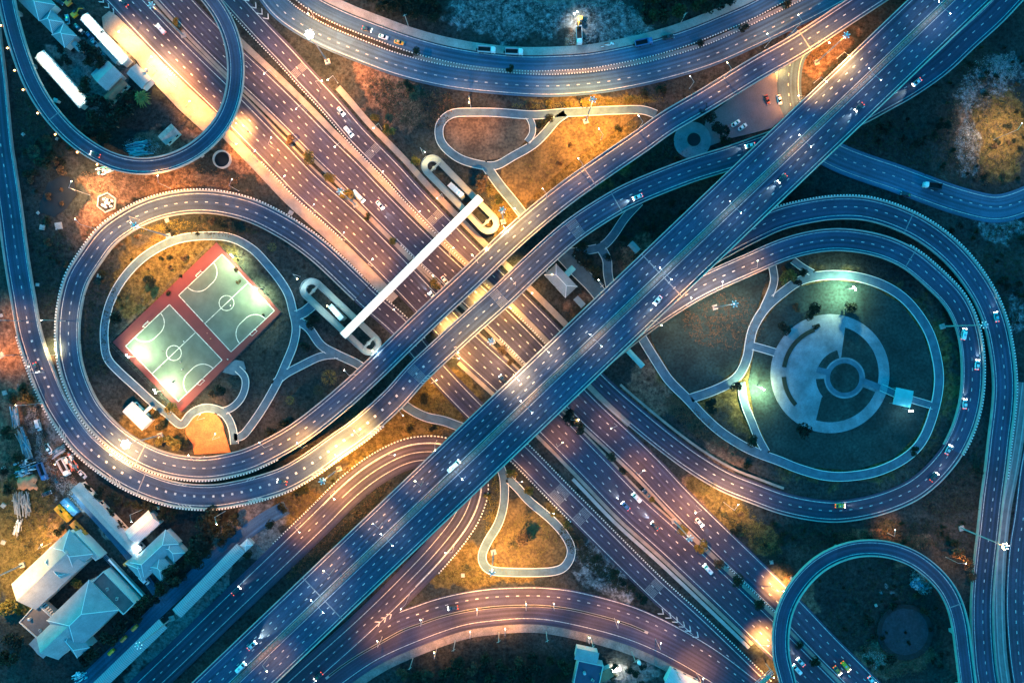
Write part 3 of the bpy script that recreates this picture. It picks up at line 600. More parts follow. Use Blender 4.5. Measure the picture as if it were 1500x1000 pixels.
def arc(c, r, a0, a1, n=40): return [(c[0] + r * math.cos(math.radians(a0 + (a1 - a0) * i / n)), c[1] - r * math.sin(math.radians(a0 + (a1 - a0) * i / n))) for i in range(n + 1)]
sc_ = (1236.7, 553.3)
patch("lawn", arc(cc, 71, 72, -12) + arc(sc_, 30, -8, 100), LAWN, z=nz())
patch("lawn", arc(cc, 71, -22, -107) + [(1203, 582)] + arc(sc_, 30, -140, -26), LAWN, z=nz())
patch("lawn", arc(sc_, 42, 105, 165, 14) + arc(sc_, 30, 165, 105, 14), LAWN, z=nz()); patch("lawn", arc(sc_, 42, 182, 235, 14) + arc(sc_, 30, 235, 182, 14), LAWN, z=nz())
patch("planting_bed", arc(cc, 71, 110, 172, 20) + arc(cc, 65, 172, 110, 20), DARKSTRIP, z=nz() + .25); patch("planting_bed", arc(cc, 71, 184, 222, 14) + arc(cc, 65, 222, 184, 14), DARKSTRIP, z=nz() + .25)
disc("path", sc_, 27.5, nz(), PATHM); disc("lawn", sc_, 21.5, nz() + .02, LAWN)
for a, b in (((1288, 567), (1262, 557)), ((1196, 541), (1212, 545))):
    pp = Path([a, ((a[0] + b[0]) / 2, (a[1] + b[1]) / 2), b]); m = M(); z = nz() + .04; pp.sweep(m, [(1.3, z), (-1.3, z)], closedprof=False); struct(m.build("path", PATHM))
# lawns: each bounded by its path
zl = .035
patch("lawn", [(650, 190), (655, 178), (668, 173), (700, 171), (740, 172), (768, 174), (776, 185), (776, 200), (762, 215), (735, 232), (700, 236), (672, 226), (655, 210)], LAWN_O, z=zl)
patch("lawn", [(735, 243), (758, 232), (785, 217), (806, 196), (825, 178), (860, 171), (935, 168), (905, 190), (850, 228), (800, 268), (770, 300), (745, 275), (733, 258)], LAWN_Y, z=zl)
patch("lawn", [(722, 815), (728, 795), (742, 762), (746, 735), (762, 727), (790, 752), (815, 780), (830, 800), (826, 822), (800, 830), (740, 831)], LAWN_Y, z=zl)
patch("lawn", [(1112, 480), (1135, 450), (1170, 420), (1220, 410), (1270, 416), (1320, 445), (1350, 485), (1366, 530), (1366, 580), (1345, 635), (1310, 670), (1250, 689), (1180, 683), (1130, 663), (1105, 610), (1096, 560)], LAWN, z=zl)
patch("lawn", [(990, 430), (1060, 405), (1125, 400), (1110, 450), (1090, 500), (1080, 540), (1045, 565), (1010, 575), (985, 550), (955, 500), (950, 470)], LAWN, z=zl + .01)
patch("sand_pit", [(285, 665), (282, 650)] + arc((300, 630), 28, 190, 0, 20) + [(338, 662)], mat("orange_sand", (0.36, 0.12, 0.04), .95, .3, .2, fine=.3, fscale=2), z=.2)
patch("plaza", [(1092, 128), (1130, 107), (1137, 112), (1139, 150), (1148, 172), (1130, 188), (1100, 196), (1070, 203), (1040, 214), (1030, 195), (1035, 172), (1070, 145)], mat("forecourt", (0.13, 0.12, 0.14), .9, .2, .1, fine=.15, fscale=2), z=nz())
patch("pavement", [(150, 26), (161, 17), (172, 24), (200, 52), (232, 84), (252, 108), (258, 120), (240, 128), (220, 118), (201, 90), (175, 64), (152, 44)], LIT, z=nz())
patch("pavement", [(222, 118), (258, 112), (330, 178), (300, 195), (262, 160)], LIT, z=nz())
disc('plaza', (1014, 206), 27, nz() + .03, mat('round_paving', (0.15, 0.17, 0.20), .85, .3, .2, fine=.2));
m = M()
POND = mat("pond_water", (0.012, 0.016, 0.02), .45, .3, .2, spec=.15)
struct(patch("water", [(70, 268), (92, 256), (108, 262), (112, 285), (98, 305), (80, 318), (62, 312), (56, 318), (60, 295), (66, 280)], POND, z=.0))
patch("field_hollow", arc((1325, 925), 41, 0, 352, 26), mat("hollow_rim", (.008, .011, .013), .95, .5, .3, fine=.5, fscale=1), z=nz()); patch("field_hollow", arc((1325, 924), 34, 0, 352, 26), mat("hollow_bed", (.020, .026, .036), .95, .3, .3, fine=.4, fscale=1), z=nz())
# sports ground
RED = mat("court_surround", (0.12, 0.020, 0.024), .8, .15, .15, fine=.08)
GRN = mat("court_green", (0.070, 0.090, 0.080), .8, .3, .12, fine=.12)
sg = thing("sports_courts", "two green futsal courts side by side on one dark red surround", "sports court", W(290, 480))
base_w = W(290, 480)
def loc(px, py, z=0): a = W(px, py, 0); return (a[0] - base_w[0], a[1] - base_w[1], z)
ZC = nz()
m = M(); m.prism([loc(*p)[:2] for p in ((318, 355), (412, 457), (266, 603), (166, 501))], -.3, ZC); m.build("surround", RED, sg)
def court(c0, c1, c2, c3):   # corners: top, right, bottom, left; long axis top->right... goals on the top-left and bottom-right sides
    m = M(); m.sheet([loc(*p)[:2] for p in (c0, c1, c2, c3)], ZC + .02); ct = m.build("court", GRN, sg)
    A, B, C, D = [Vector(loc(*p)) for p in (c0, c1, c2, c3)]; lw = .17; m = M(); z = ZC + .04
    U = (B - A).normalized(); V = (D - A).normalized(); L_, w_ = (B - A).length, (D - A).length
    def P2(u, v): q = A + U * u + V * v; return (q.x, q.y, z)
    def seg(a, b):
        a_, b_ = Vector(a), Vector(b); d = (b_ - a_).normalized() * lw; n = Vector((-d.y, d.x)); m.add([(a_.x + n.x, a_.y + n.y, z), (a_.x - n.x, a_.y - n.y, z), (b_.x - n.x, b_.y - n.y, z), (b_.x + n.x, b_.y + n.y, z)], [(0, 1, 2, 3)])
    def poly(pts): 
        for a, b in zip(pts[:-1], pts[1:]): seg(P2(*a), P2(*b))
    poly([(0, 0), (L_, 0), (L_, w_), (0, w_), (0, 0)]); poly([(L_ / 2, 0), (L_ / 2, w_)])
    poly([(L_ / 2 + 3.3 * math.cos(t / 16 * 2 * math.pi), w_ / 2 + 3.3 * math.sin(t / 16 * 2 * math.pi)) for t in range(17)])
    g_ = 1.6; R = 6.2
    for sx in (0, 1):
        f = lambda u: u if sx == 0 else L_ - u
        pts = [(f(R * math.sin(t / 10 * math.pi / 2)), w_ / 2 - g_ - R * math.cos(t / 10 * math.pi / 2)) for t in range(11)] + [(f(R * math.cos(t / 10 * math.pi / 2)), w_ / 2 + g_ + R * math.sin(t / 10 * math.pi / 2)) for t in range(11)]
        poly(pts)
    m.build("court_marking", PAINT, sg)
    for sx in (0, 1):   # goals
        u = -.3 if sx == 0 else L_ + .3; q0, q1 = P2(u, w_ / 2 - 1.5), P2(u, w_ / 2 + 1.5); g2 = M(); back = -1 if sx == 0 else 1
        b0, b1 = P2(u + back, w_ / 2 - 1.5), P2(u + back, w_ / 2 + 1.5)
        up = lambda q, h: (q[0], q[1], h)
        for a, b in ((up(q0, ZC), up(q0, 2.1)), (up(q1, ZC), up(q1, 2.1)), (up(q0, 2.1), up(q1, 2.1)), (up(q0, 2.1), up(b0, ZC)), (up(q1, 2.1), up(b1, ZC)), (up(b0, ZC + .05), up(b1, ZC + .05))): g2.tube(a, b, .06)
        wq = [Vector(q) + Vector(base_w) for q in (q0,)]
        ob = g2.build("goal_frame", WHITE, sg)
court((249, 446), (326, 527), (263, 588), (185, 506.7)); court((326, 372.6), (402.5, 455), (339, 514.6), (262.5, 432.7))
# low mesh fence round the courts
fe = thing("fence", "thin post and rail fence standing round the red sports ground", "fence")
ring = [W(*p) for p in ((318, 353), (415, 457), (266, 606), (163, 501))]
m = M(); posts = []
for i in range(4):
    a, b = Vector(ring[i]), Vector(ring[(i + 1) % 4]); n = int((b - a).length / 5)
    for hh in (1.2, 2.9): m.tube((a.x, a.y, hh), (b.x, b.y, hh), .035, n=5)
    for k in range(n): p = a.lerp(b, k / n); m2 = M(); m2.tube((p.x, p.y, 0), (p.x, p.y, 3), .06, n=6); m2.build("post", STEEL_D, fe)
m.build("rail", STEEL_D, fe)
# ------------------------------------------------------------------ lamps
WARM = (1.0, 0.35, 0.06); WARMW = (1.0, 0.50, 0.15); COOL = (0.55, 0.85, 1.0); GREEN = (0.8, 1.0, 0.5); WHT = (1.0, 0.93, 0.8)
E_WARM = mat("lit_sodium_lamp", (1, .45, .12), emit=40, ecol=(1, .62, .28)); E_WHITE = mat("lit_white_lamp", (1, 1, .9), emit=30, ecol=(1, .98, .85)); E_COOL = mat("lit_bluish_lamp", (.5, .9, 1), emit=.4, ecol=(.35, .85, 1))
E_GLOW = mat("lit_flood_lamp", (1, 1, .9), emit=90, ecol=(1, .95, .8)); E_RED = mat("lit_tail_lamp", (1, .1, .05), emit=.5, ecol=(1, .07, .03)); E_ORANGE = mat("lit_orange_lamp", (1, .4, .1), emit=6, ecol=(1, .42, .1))
def light(kind, loc_, power, col, radius=.4, aim=None, cone=150, blend=.6, parent=None):
    l = bpy.data.lights.new("lamp_light", kind); l.energy = power * LAMP; l.color = col; l.shadow_soft_size = radius
    if kind == 'SPOT': l.spot_size = math.radians(cone); l.spot_blend = blend
    o = bpy.data.objects.new("lamp_light", l); COL.objects.link(o)
    o.location = loc_
    if aim is not None: o.rotation_euler = (Vector(aim) - Vector(loc_)).to_track_quat('-Z', 'Y').to_euler()
    return o
MK = 0.85
STEEL_M = mat("weathered_steel", (.24, .25, .26), .5, .2, 1)
def mast(px, py, label, power, col=WARM, glow=E_COOL, h=27.0, lit=True, n=6, cone=140, blend=.9):
    x, y, _ = W(px, py, 0); t = thing("high_mast_light", label, "mast light", (x, y, 0), group="high mast lights over the interchange")
    m = M(); m.box((0, 0, -.2), (2.2, 2.2, .7), .3); m.build("base", CONC, t)
    m = M(); m.tube((0, 0, .5), (0, 0, h), .36, .16, n=10); m.build("pole", STEEL_M, t)
    m = M(); 
    for i in range(12):
        a = 2 * math.pi * i / 12; b = 2 * math.pi * (i + 1) / 12; m.tube((.8 * math.cos(a), .8 * math.sin(a), h), (.8 * math.cos(b), .8 * math.sin(b), h), .09, n=5)
    m.ball((0, 0, h + .3), .55, 10, sz=.6); m.build("head_ring", STEEL, t)
    for i in range(n):
        a = 2 * math.pi * i / n + .2; m = M(); m.box((1.1 * math.cos(a), 1.1 * math.sin(a), h - .25), (.6, .5, .3), a, taper=.8)
        o = m.build("floodlight", STEEL, t); m = M(); m.box((1.1 * math.cos(a), 1.1 * math.sin(a), h - .31), (.6, .42, .05), a); m.ball((1.32 * math.cos(a), 1.32 * math.sin(a), h), .5 if glow is E_GLOW else .16, 6); m.build("lamp_glass", glow, o)
    if lit: light('SPOT', (x, y, h - .9), power * MK, col, .8, aim=(x, y, 0), cone=cone, blend=blend)
    return t
def streetlamp(px, py, z0, ang_, label, power, col=WARM, h=9.5, arm=2.2, glow=E_WARM, cone=125, blend=.7, group="street lamps beside the lit carriageways", arms=1, rad=.25):
    x, y, _ = W(px, py, z0); a = math.radians(ang_); t = thing("street_lamp", label, "street lamp", (x, y, z0), group=group)
    m = M(); m.tube((0, 0, 0), (0, 0, h - .4), .13, .08, n=6); m.tube((0, 0, 0), (0, 0, .6), .2, .2, n=6); m.build("pole", STEEL, t)
    for k in range(arms):
        b = a + math.pi * k; ca, sa = math.cos(b), math.sin(b)
        m = M(); m.tube((0, 0, h - .5), (ca * arm, sa * arm, h), .06, .05, n=5); m.build("arm", STEEL, t)
        m = M(); m.box((ca * (arm + .35), sa * (arm + .35), h - .03), (.9, .36, .16), b, taper=.7); hd = m.build("lamp_head", STEEL, t)
        m = M(); m.box((ca * (arm + .35), sa * (arm + .35), h - .08), (.66, .26, .05), b); m.ball((ca * (arm + .75), sa * (arm + .75), h + .05), .16, 6); m.build("lamp_glass", glow, hd)
        if power: 
            L0 = (x + ca * (arm + .35), y + sa * (arm + .35), z0 + h - .3); light('SPOT', L0, power, col, rad, aim=(L0[0], L0[1], 0), cone=cone, blend=blend)
    return t
K = 1000.0
# high masts: base pixel, power kW, colour
mast(269, 52, "tall mast in the planted median under the top left loop ramp", 60 * K, WARM)
mast(480, 91, "tall mast with a blazing lamp above the pointed gore at the top left", 420 * K, WARM, E_GLOW)
mast(247, 346, "tall mast on the grass between the left loop road and the park path", 480 * K, (1, .44, .11))
mast(235, 637, "tall mast with a blazing lamp beside the white park hut", 260 * K, WARM, E_GLOW)
mast(497, 686, "tall mast between the left flyover ramp and the chequered kerb", 330 * K, (1, .43, .09))
mast(723, 808, "tall mast at the lower tip of the teardrop park path", 420 * K, (1, .46, .12))
mast(858, 178, "tall mast standing on the yellow lawn below the top curve", 520 * K, (1, .42, .08), cone=112)
mast(1196, 92, "tall mast in the narrow wedge between the expressway and the upper ramp", 200 * K, WARM)
mast(1047, 450, "tall leaning-looking mast on the bare ground left of the round park", 130 * K, (1, .7, .5))
mast(1380, 478, "tall mast between the inner ring ramp and the round park", 0, COOL, lit=False)
mast(1408, 773, "tall mast on the dark grass left of the right-hand divided road", 30 * K, WARM, E_WARM)
mast(987, 762, "tall mast in the planted median of the lower right carriageways", 120 * K, WARM)
mast(737, 325, "tall mast beside the upper footbridge ramp", 300 * K, (1, .43, .09))
mast(722, 500, "tall mast in the median between the two flyovers", 170 * K, (1, .52, .16))
mast(521, 300, "tall mast in the median beside the yellow-green trees", 190 * K, WARM)
mast(33, 827, "tall mast on the ochre ground left of the big hipped houses", 230 * K, (1, .55, .16))
mast(252, 905, "tall mast between the two long canopy roofs at the lower left", 0, COOL, lit=False)
streetlamp(132, 286, 0, 60, "added tall street lamp on the bare orange ground beside the round tanks", 260 * K * .5, (1, .5, .2), h=15, cone=140, blend=1.0)  # tall street lamps in this block are invented, added to warm the ground
streetlamp(410, 225, 0, 60, "added tall street lamp on the verge above the left loop road", 200 * K * .5, WARM, h=15, cone=140, blend=1.0)
streetlamp(1060, 735, 0, 60, "added tall street lamp on the ochre verge between the curved road and the carriageways", 140 * K * .5, (1, .5, .2), h=15, cone=140, blend=1.0)
streetlamp(1455, 205, 0, 60, "added tall street lamp on the ochre field by the right edge", 130 * K * .5, (1, .6, .3), h=15, cone=140, blend=1.0)
# expressway median lamps with two arms
for i, t_ in enumerate(range(-5, 6)):
    pos = ["nearest the lower left corner", "second from the lower left corner", "third from the lower left corner", "fourth from the lower left corner", "just below the picture centre", "just right of the picture centre", "above the traffic by the small canopies", "beside the upper ring ramp", "level with the parked white cars", "fourth from the top", "nearest the top right corner"][i]
    if t_ == -5: continue
    c = E(t_); warm = t_ in (3, -1, 0)
    streetlamp(c[0], c[1], 13.25, -43.6 - 2, "twin-armed lamp on the expressway median, " + pos, ((1.4, 2.2, 1.0, 1.8, 1.2)[i % 5] if not warm else 3.0) * K, (0.95, .85, .9) if not warm else WARMW, h=9.5, arm=2.6, glow=E_WHITE, arms=2, group="twin-armed lamps along the expressway median", cone=128, blend=1.0)
# warm pools by ordinary street lamps: px, py, z0, arm direction, kW, colour, height, label tail
P_ = [
 (232, 104, 0, 40, 75, WARMW, 10, "at the forecourt corner by the grey shed"), (258, 128, 0, 45, 60, WARM, 9, "on the lit footway above the two white roofs"), (196, 52, 0, -120, 50, WARMW, 9, "over the lit parking apron by the white roof"),
 (285, 166, 0, 45, 50, WARM, 9, "on the lit footway left of the loop ramp"), (362, 192, 0, 150, 70, (1, .42, .08), 6, "right beneath the loop ramp on the lower footway"), (368, 98, 0, 180, 22, WARM, 6, "right beneath the loop ramp on the upper footway"),
 (346, 212, 0, -30, 20, WARM, 6, "on the bright footway just below the loop ramp"), (378, 236, 0, 45, 15, WARM, 9, "on the bright footway, second below the loop ramp"), (420, 272, 0, 45, 15, WARM, 9, "on the bright footway, third below the loop ramp"), (462, 312, 0, 45, 15, WARM, 9, "on the bright footway, fourth below the loop ramp"),
 (505, 352, 0, 45, 16, WARM, 9, "on the bright footway, fifth below the loop ramp"), (545, 390, 0, 45, 17, WARM, 9, "on the bright footway, nearest the footbridge"),
 (405, 113, 0, -135, 9, WARM, 9, "on the strip between the carriageways, farthest up"), (450, 163, 0, -135, 8, WARM, 9, "on the strip between the carriageways, second from top"), (505, 217, 0, -135, 9, WARM, 9, "on the strip between the carriageways, third from top"),
 (560, 266, 0, 45, 10, WARM, 9, "on the strip between the carriageways, fourth from top"), (612, 322, 0, 45, 11, WARM, 9, "on the strip between the carriageways, fifth from top"), (660, 374, 0, 45, 12, WARM, 9, "on the strip between the carriageways, nearest the flyover"),
 (495, 122, 0, -135, 8, WARM, 9, "on the pale kerb left of the brown triangle"), (560, 190, 0, -135, 7, WARM, 9, "on the pale kerb by the yellow bushes"), (650, 290, 0, -135, 8, WARM, 9, "between the carriageway and the upper footbridge ramp"), (720, 362, 0, -135, 12, WARM, 9, "at the kerb just above the upper flyover"),
 (622, 466, 0, -45, 14, (1, .5, .15), 7, "tucked in front of the upper flyover by the footway"), (655, 488, 0, 45, 60, (1, .55, .10), 5.5, "under the gap between the flyovers, lower one"), (700, 444, 0, 45, 50, (1, .55, .10), 5.5, "under the gap between the flyovers, middle one"), (746, 398, 0, 0, 16, (1, .6, .15), 5.5, "under the gap between the flyovers, upper one"),
 (664, 524, 0, 0, 20, (1, .42, .08), 7, "beside the lower flyover where the carriageways emerge"), (738, 452, 0, 0, 15, (1, .42, .08), 7, "beside the lower flyover at the strip of paving"), (634, 560, 0, 30, 12, (1, .42, .08), 8, "beside the lower flyover over the service road"), (772, 424, 0, -45, 5, (1, .42, .08), 7, "beside the lower flyover by the dark yard"),
 (755, 418, 8, 130, 9, WARM, 8, "on the deck edge of the lower flyover near the rumble strip"), (532, 634, 6.5, 130, 80, (1, .45, .09), 9, "on the deck edge of the left flyover with the brightest pool"), (505, 668, 5, 130, 70, (1, .45, .09), 9, "on the deck edge of the left flyover above the grass mast"), (450, 652, 5.5, 130, 36, WARM, 8, "on the deck edge between the two left flyovers"),
 (186, 668, 1, 130, 60, (1, .45, .12), 9, "between the two loop roads near the white hut"), (80, 520, 0, 90, 14, (1, .75, .3), 5, "in the gap between the two loop roads on the left"), (300, 612, 0, 60, 16, (1, .44, .11), 8, "at the round top of the orange sand pit"), (322, 640, 0, 60, 10, (1, .5, .2), 8, "at the lower side of the orange sand pit"),
 (205, 322, 0, -70, 12, WARM, 9, "at the inner kerb of the left loop road"), (1130, 858, 0, 0, 60, (1, .42, .08), 6, "left of the lower right loop ramp, upper one"), (1108, 936, 0, 0, 60, (1, .42, .08), 6, "left of the lower right loop ramp, lower one"), (1116, 982, 0, 0, 24, WARM, 6, "on the verge by the sign gantry"),
 (700, 890, 0, 90, 14, WARM, 9, "on the bottom median, right of the dark car"), (740, 918, 0, 90, 16, WARM, 9, "on the pavement outside the bottom curve, middle one"), (690, 922, 0, 90, 12, WARM, 9, "on the pavement outside the bottom curve, left one"), (810, 882, 0, 90, 9, WARM, 9, "on the bottom median below the teardrop path"), (860, 930, 0, 90, 6, WARM, 9, "on the pavement outside the bottom curve, right one"),
 (620, 905, 0, 90, 6, WARM, 9, "on the bottom median near the chevrons"), (490, 718, 0, -45, 14, WARM, 8, "on the kerb of the three-lane loop, upper one"), (440, 765, 0, -45, 16, WARM, 8, "on the kerb of the three-lane loop, lower one"), (640, 645, 0, -90, 9, WARM, 8, "at the top of the three-lane loop"),
 (665, 800, 0, 180, 7, WARM, 9, "outside the lower bend of the three-lane loop"), (1226, 86, 13, -45, 46, (1, .45, .12), 7, "on the upper parapet of the expressway, top right"), (1192, 122, 13, -45, 22, (1, .45, .12), 7, "on the upper parapet of the expressway above the forecourt"), (752, 548, 13, -45, 34, (1, .5, .2), 8, "on the upper parapet of the expressway near the middle"), (795, 508, 13, -45, 14, (1, .5, .2), 8, "on the upper parapet of the expressway right of the middle"),
 (1146, 100, 0, 180, 14, WARM, 5, "on the small road below the upper ramp"), (1168, 150, 0, 180, 9, WARM, 8, "by the parked red car"), (1100, 395, 7, 90, 9, WARM, 8, "on the inner ring ramp beside the park corner"), (1050, 425, 7, 90, 6, WARM, 8, "on the inner ring ramp near the expressway"),
 (1006, 448, 13, 90, 14, WARM, 7, "on the lower parapet of the expressway"), (835, 612, 0, 0, 4, WARM, 8, "on the verge right below the expressway"), (930, 690, 0, 45, 7, WARM, 9, "in the lower median near the white car"), (1020, 740, 0, 200, 6, WARM, 9, "on the verge beside the ochre grass"), (900, 620, 0, 200, 5, WARM, 9, "at the tip of the brown verge"),
 (815, 650, 0, 45, 8, WARM, 9, "on the orange kerb just below the expressway"), (690, 158, 0, -90, 40, WARM, 15, "by the oval park path"), (30, 470, .4, 180, 9, WARM, 9, "outside the outer left road"), (20, 520, 0, 180, 20, WARM, 9, "on the ochre ground outside the left road"), (65, 545, .4, 100, 6, WARM, 9, "by the dark car on the left road"), (470, 130, 0, 0, 0, WARM, 9, "at the tip of the pale kerb"),
 (590, 463, 8, 130, 20, WARM, 11, "on the upper flyover's outer parapet left of the crossing"), (645, 415, 8, 130, 22, WARM, 11, "on the upper flyover's outer parapet by the footway"), (760, 320, 8, 130, 24, WARM, 11, "on the upper flyover's outer parapet by the mast"), (850, 250, 8, 130, 24, WARM, 11, "on the upper flyover's outer parapet by the dark gap"), (935, 190, 8, 130, 20, WARM, 11, "on the upper flyover's outer parapet above the path end"), (1060, 115, 7, 130, 20, WARM, 11, "on the upper flyover's outer parapet above the parked cars"), (1160, 48, 7, 130, 20, WARM, 11, "on the upper flyover's outer parapet near the top edge"),
 (520, 548, 8, 130, 14, WARM, 11, "on the upper flyover's outer parapet beside the lower spiral ramp"), (668, 508, 8, -50, 16, WARM, 11, "on the lower flyover's lower parapet, over the carriageway"), (590, 597, 8, -50, 22, WARM, 11, "on the lower flyover's lower parapet, over the service road"), (800, 398, 8, -50, 4, WARM, 11, "on the lower flyover's lower parapet by the pavilion"), (400, 650, 5, 130, 20, WARM, 11, "on the inner parapet of the left loop bridge"), (300, 668, 3, 130, 16, WARM, 11, "by the lower edge of the sand pit"), (330, 748, 4, -70, 14, WARM, 11, "on the outer chequered kerb, lower middle"), (210, 745, 2, -70, 12, WARM, 11, "on the outer chequered kerb, lower left"), (110, 665, 1, -120, 12, WARM, 11, "on the outer chequered kerb by the scrap yard"),
 (96, 470, .4, 180, 10, (1, .6, .3), 11, "on the outer kerb of the left loop, left side"), (140, 335, .4, 130, 14, WARM, 11, "on the outer kerb of the left loop, upper left"), (250, 276, .4, 90, 18, WARM, 11, "on the outer kerb of the left loop, top"), (350, 280, .4, 60, 14, WARM, 11, "on the outer kerb of the left loop, upper right"), (60, 590, .4, 180, 10, WARM, 11, "on the outer kerb below the dark car"),
 (560, 932, 0, 90, 18, WARM, 11, "on the bottom median, near its left end"), (640, 948, 0, 90, 16, WARM, 11, "on the pavement outside the bottom curve, far left"), (770, 880, 0, 90, 22, WARM, 11, "on the bottom median below the lawn triangle"), (900, 905, 0, 90, 12, WARM, 11, "on the bottom median near the large chevrons"), (960, 935, 0, 90, 10, WARM, 11, "on the bottom median at its right end"), (1020, 985, 0, 90, 16, WARM, 11, "on the bottom pavement by the pale cut-off roof"),
 (540, 820, 0, -40, 12, WARM, 11, "in the dark strip between the loop road and the expressway"), (395, 960, 13, -45, 6, WARM, 9, "on the lower parapet of the expressway, bottom left"), (620, 705, 13, 135, 9, WARM, 9, "on the upper parapet of the expressway over the loop"), (560, 765, 13, 135, 9, WARM, 9, "on the upper parapet of the expressway, second from the loop"), (490, 832, 13, 135, 8, WARM, 9, "on the upper parapet of the expressway, third from the loop"), (880, 420, 13, 135, 6, WARMW, 9, "on the upper parapet of the expressway above the small shelters"), (955, 470, 13, -45, 8, WARMW, 9, "on the lower parapet of the expressway by the ring ramp"),
 (600, 870, 0, -135, 14, WARM, 11, "on the verge right of the three-lane loop"), (575, 660, 0, 0, 16, WARM, 11, "on the golden grass above the three-lane loop"), (690, 640, 0, 0, 12, WARM, 11, "by the small curved path under the expressway"),
 (880, 205, 8, 130, 6, WARM, 8, "on the upper flyover over the yellow lawn"), (800, 290, 8, 130, 8, WARM, 8, "on the upper flyover near the path"), (700, 385, 8, 130, 9, WARM, 8, "on the upper flyover near the footbridge"), (1010, 130, 7, 130, 6, WARM, 8, "on the upper flyover below the top curve"), (1120, 70, 7, 130, 7, WARM, 8, "on the upper flyover above the forecourt"), (1195, 68, 7, -45, 10, (1, .42, .08), 8, "on the lower side of the upper flyover, top right"),
 (460, 25, 0, -90, 8, WARM, 9, "on the median of the top curve, left end"), (105, 735, 0, 0, 6, COOL, 7, "in the scrap yard by the long white roof"), (745, 345, 0, 135, 12, (1, .72, .35), 11, "added to brighten the upper footbridge ramp"), (620, 226, 0, -45, 6, (1, .72, .35), 11, "added at the head of the upper footbridge ramp"), (440, 405, 0, -45, 4, COOL, 11, "added at the head of the lower footbridge ramp"), (560, 520, 0, 135, 3, COOL, 11, "added at the foot of the lower footbridge ramp"), (500, 450, 0, 180, 3.5, (.8, 1, .9), 12, "added beside the lower footbridge ramp"), (200, 800, 0, 0, 3, COOL, 7, "in the lane by the parked cars"), (75, 795, 0, 45, 26, WARMW, 9, "by the white gable of the big house"), (1300, 780, 0, 90, 6, WARM, 6, "above the lower right loop ramp"), (1385, 815, 0, 0, 5, WARM, 9, "right of the lower right loop ramp"), (800, 745, 0, 0, 4, WARMW, 8, "at the kerb of the lower service road"), (755, 700, 0, 0, 5, WARM, 8, "at the top of the teardrop path"),  # the footbridge ramp lamps are added to brighten the ramps
]
for px, py, z0, a_, kw, c_, h_, lb in P_:
    streetlamp(px, py, z0, a_, "street lamp " + lb, kw * 1.05 * K, c_, h=h_)
# flood lamps at the courts and the park
for (px, py, aim_, kw, c_, h_, lb) in ((352, 377, (338, 392), 52, GREEN, 8, "at the upper corner of the courts"), (385, 423, (374, 440), 60, GREEN, 8, "at the right corner of the courts"), (201, 522, (216, 508), 54, GREEN, 8, "at the left corner of the courts"), (240, 572, (256, 562), 54, GREEN, 8, "at the lower corner of the courts"),
                                       (1108, 566, (1104, 572), 75, (.85, 1, .5), 8, "on the lawn left of the round plaza"), (1236, 424, (1230, 428), 75, (.7, 1, .55), 10, "on the lawn above the round plaza"), (1322, 598, (1322, 600), 2, COOL, 6, "beside the square pavilion"), (841, 26, (846, 34), 7, WHT, 5, "by the tipped rubble heap")):
    x, y, _ = W(px, py); t = thing("floodlight_pole", "floodlight pole " + lb, "floodlight", (x, y, 0), group="floodlights on low poles")
    m = M(); m.tube((0, 0, 0), (0, 0, h_), .12, .09, n=6); m.build("pole", STEEL, t)
    ax, ay, _ = W(*aim_); b = math.atan2(ay - y, ax - x); m = M(); m.box((0, 0, h_ - .05), (.15, 2.0, .12), b); m.build("crossbar", STEEL, t)
    for sd in (-.7, .7):
        m = M(); m.box((math.cos(b) * .3 - math.sin(b) * sd, math.sin(b) * .3 + math.cos(b) * sd, h_), (.55, .6, .35), b); hd = m.build("lamp_head", STEEL_D, t)
        m = M(); m.box((math.cos(b) * .5 - math.sin(b) * sd, math.sin(b) * .5 + math.cos(b) * sd, h_ + .1), (.3, .5, .4), b); m.build("lamp_glass", E_WHITE, hd)
    light('SPOT', (x + math.cos(b) * 1.0, y + math.sin(b) * 1.0, h_ - .1), kw * K, c_, .4, aim=(ax, ay, 0), cone=155, blend=1.0)
# small orange marker lamps along the loop ramp
for (px, py) in ((3, 39), (13, 72), (23.5, 104.5), (36, 133), (57, 167), (83, 198), (115, 224), (144, 242)):
    x, y, _ = W(px, py, 7.5); t = thing("marker_lamp", "small orange marker lamp on the outer parapet of the top left loop ramp", "marker lamp", (x, y, 7.4), group="orange marker lamps on the top left loop ramp")
    m = M(); m.tube((0, 0, -.3), (0, 0, .9), .06, n=5); m.build("post", STEEL_D, t); m = M(); m.ball((0, 0, 1.0), .38, 8, sz=.6); m.build("lamp_glass", E_ORANGE, t)
# concrete poles on the outer pavements
for k, (px, py) in enumerate(((605, 963), (667, 937), (731, 925), (800, 924), (865, 932), (925, 953), (988, 978), (598, 38), (996, 36))):
    x, y, _ = W(px, py); lb = ["leftmost", "second", "third", "fourth", "fifth", "sixth", "seventh and rightmost"][k] + " pale concrete pole along the bottom pavement" if k < 7 else ("pale concrete pole on the top pavement by the dark wood" if k == 7 else "pale concrete pole on the top pavement near the right end")
    t = thing("utility_pole", lb, "utility pole", (x, y, 0), group="concrete poles outside the curves")
    m = M(); m.tube((0, 0, 0), (0, 0, 10.5), .2, .14, n=8); m.build("pole", CONC, t); m = M(); m.box((0, 0, 9.6), (1.8, .14, .14), .5); m.build("crossarm", CONC, t)

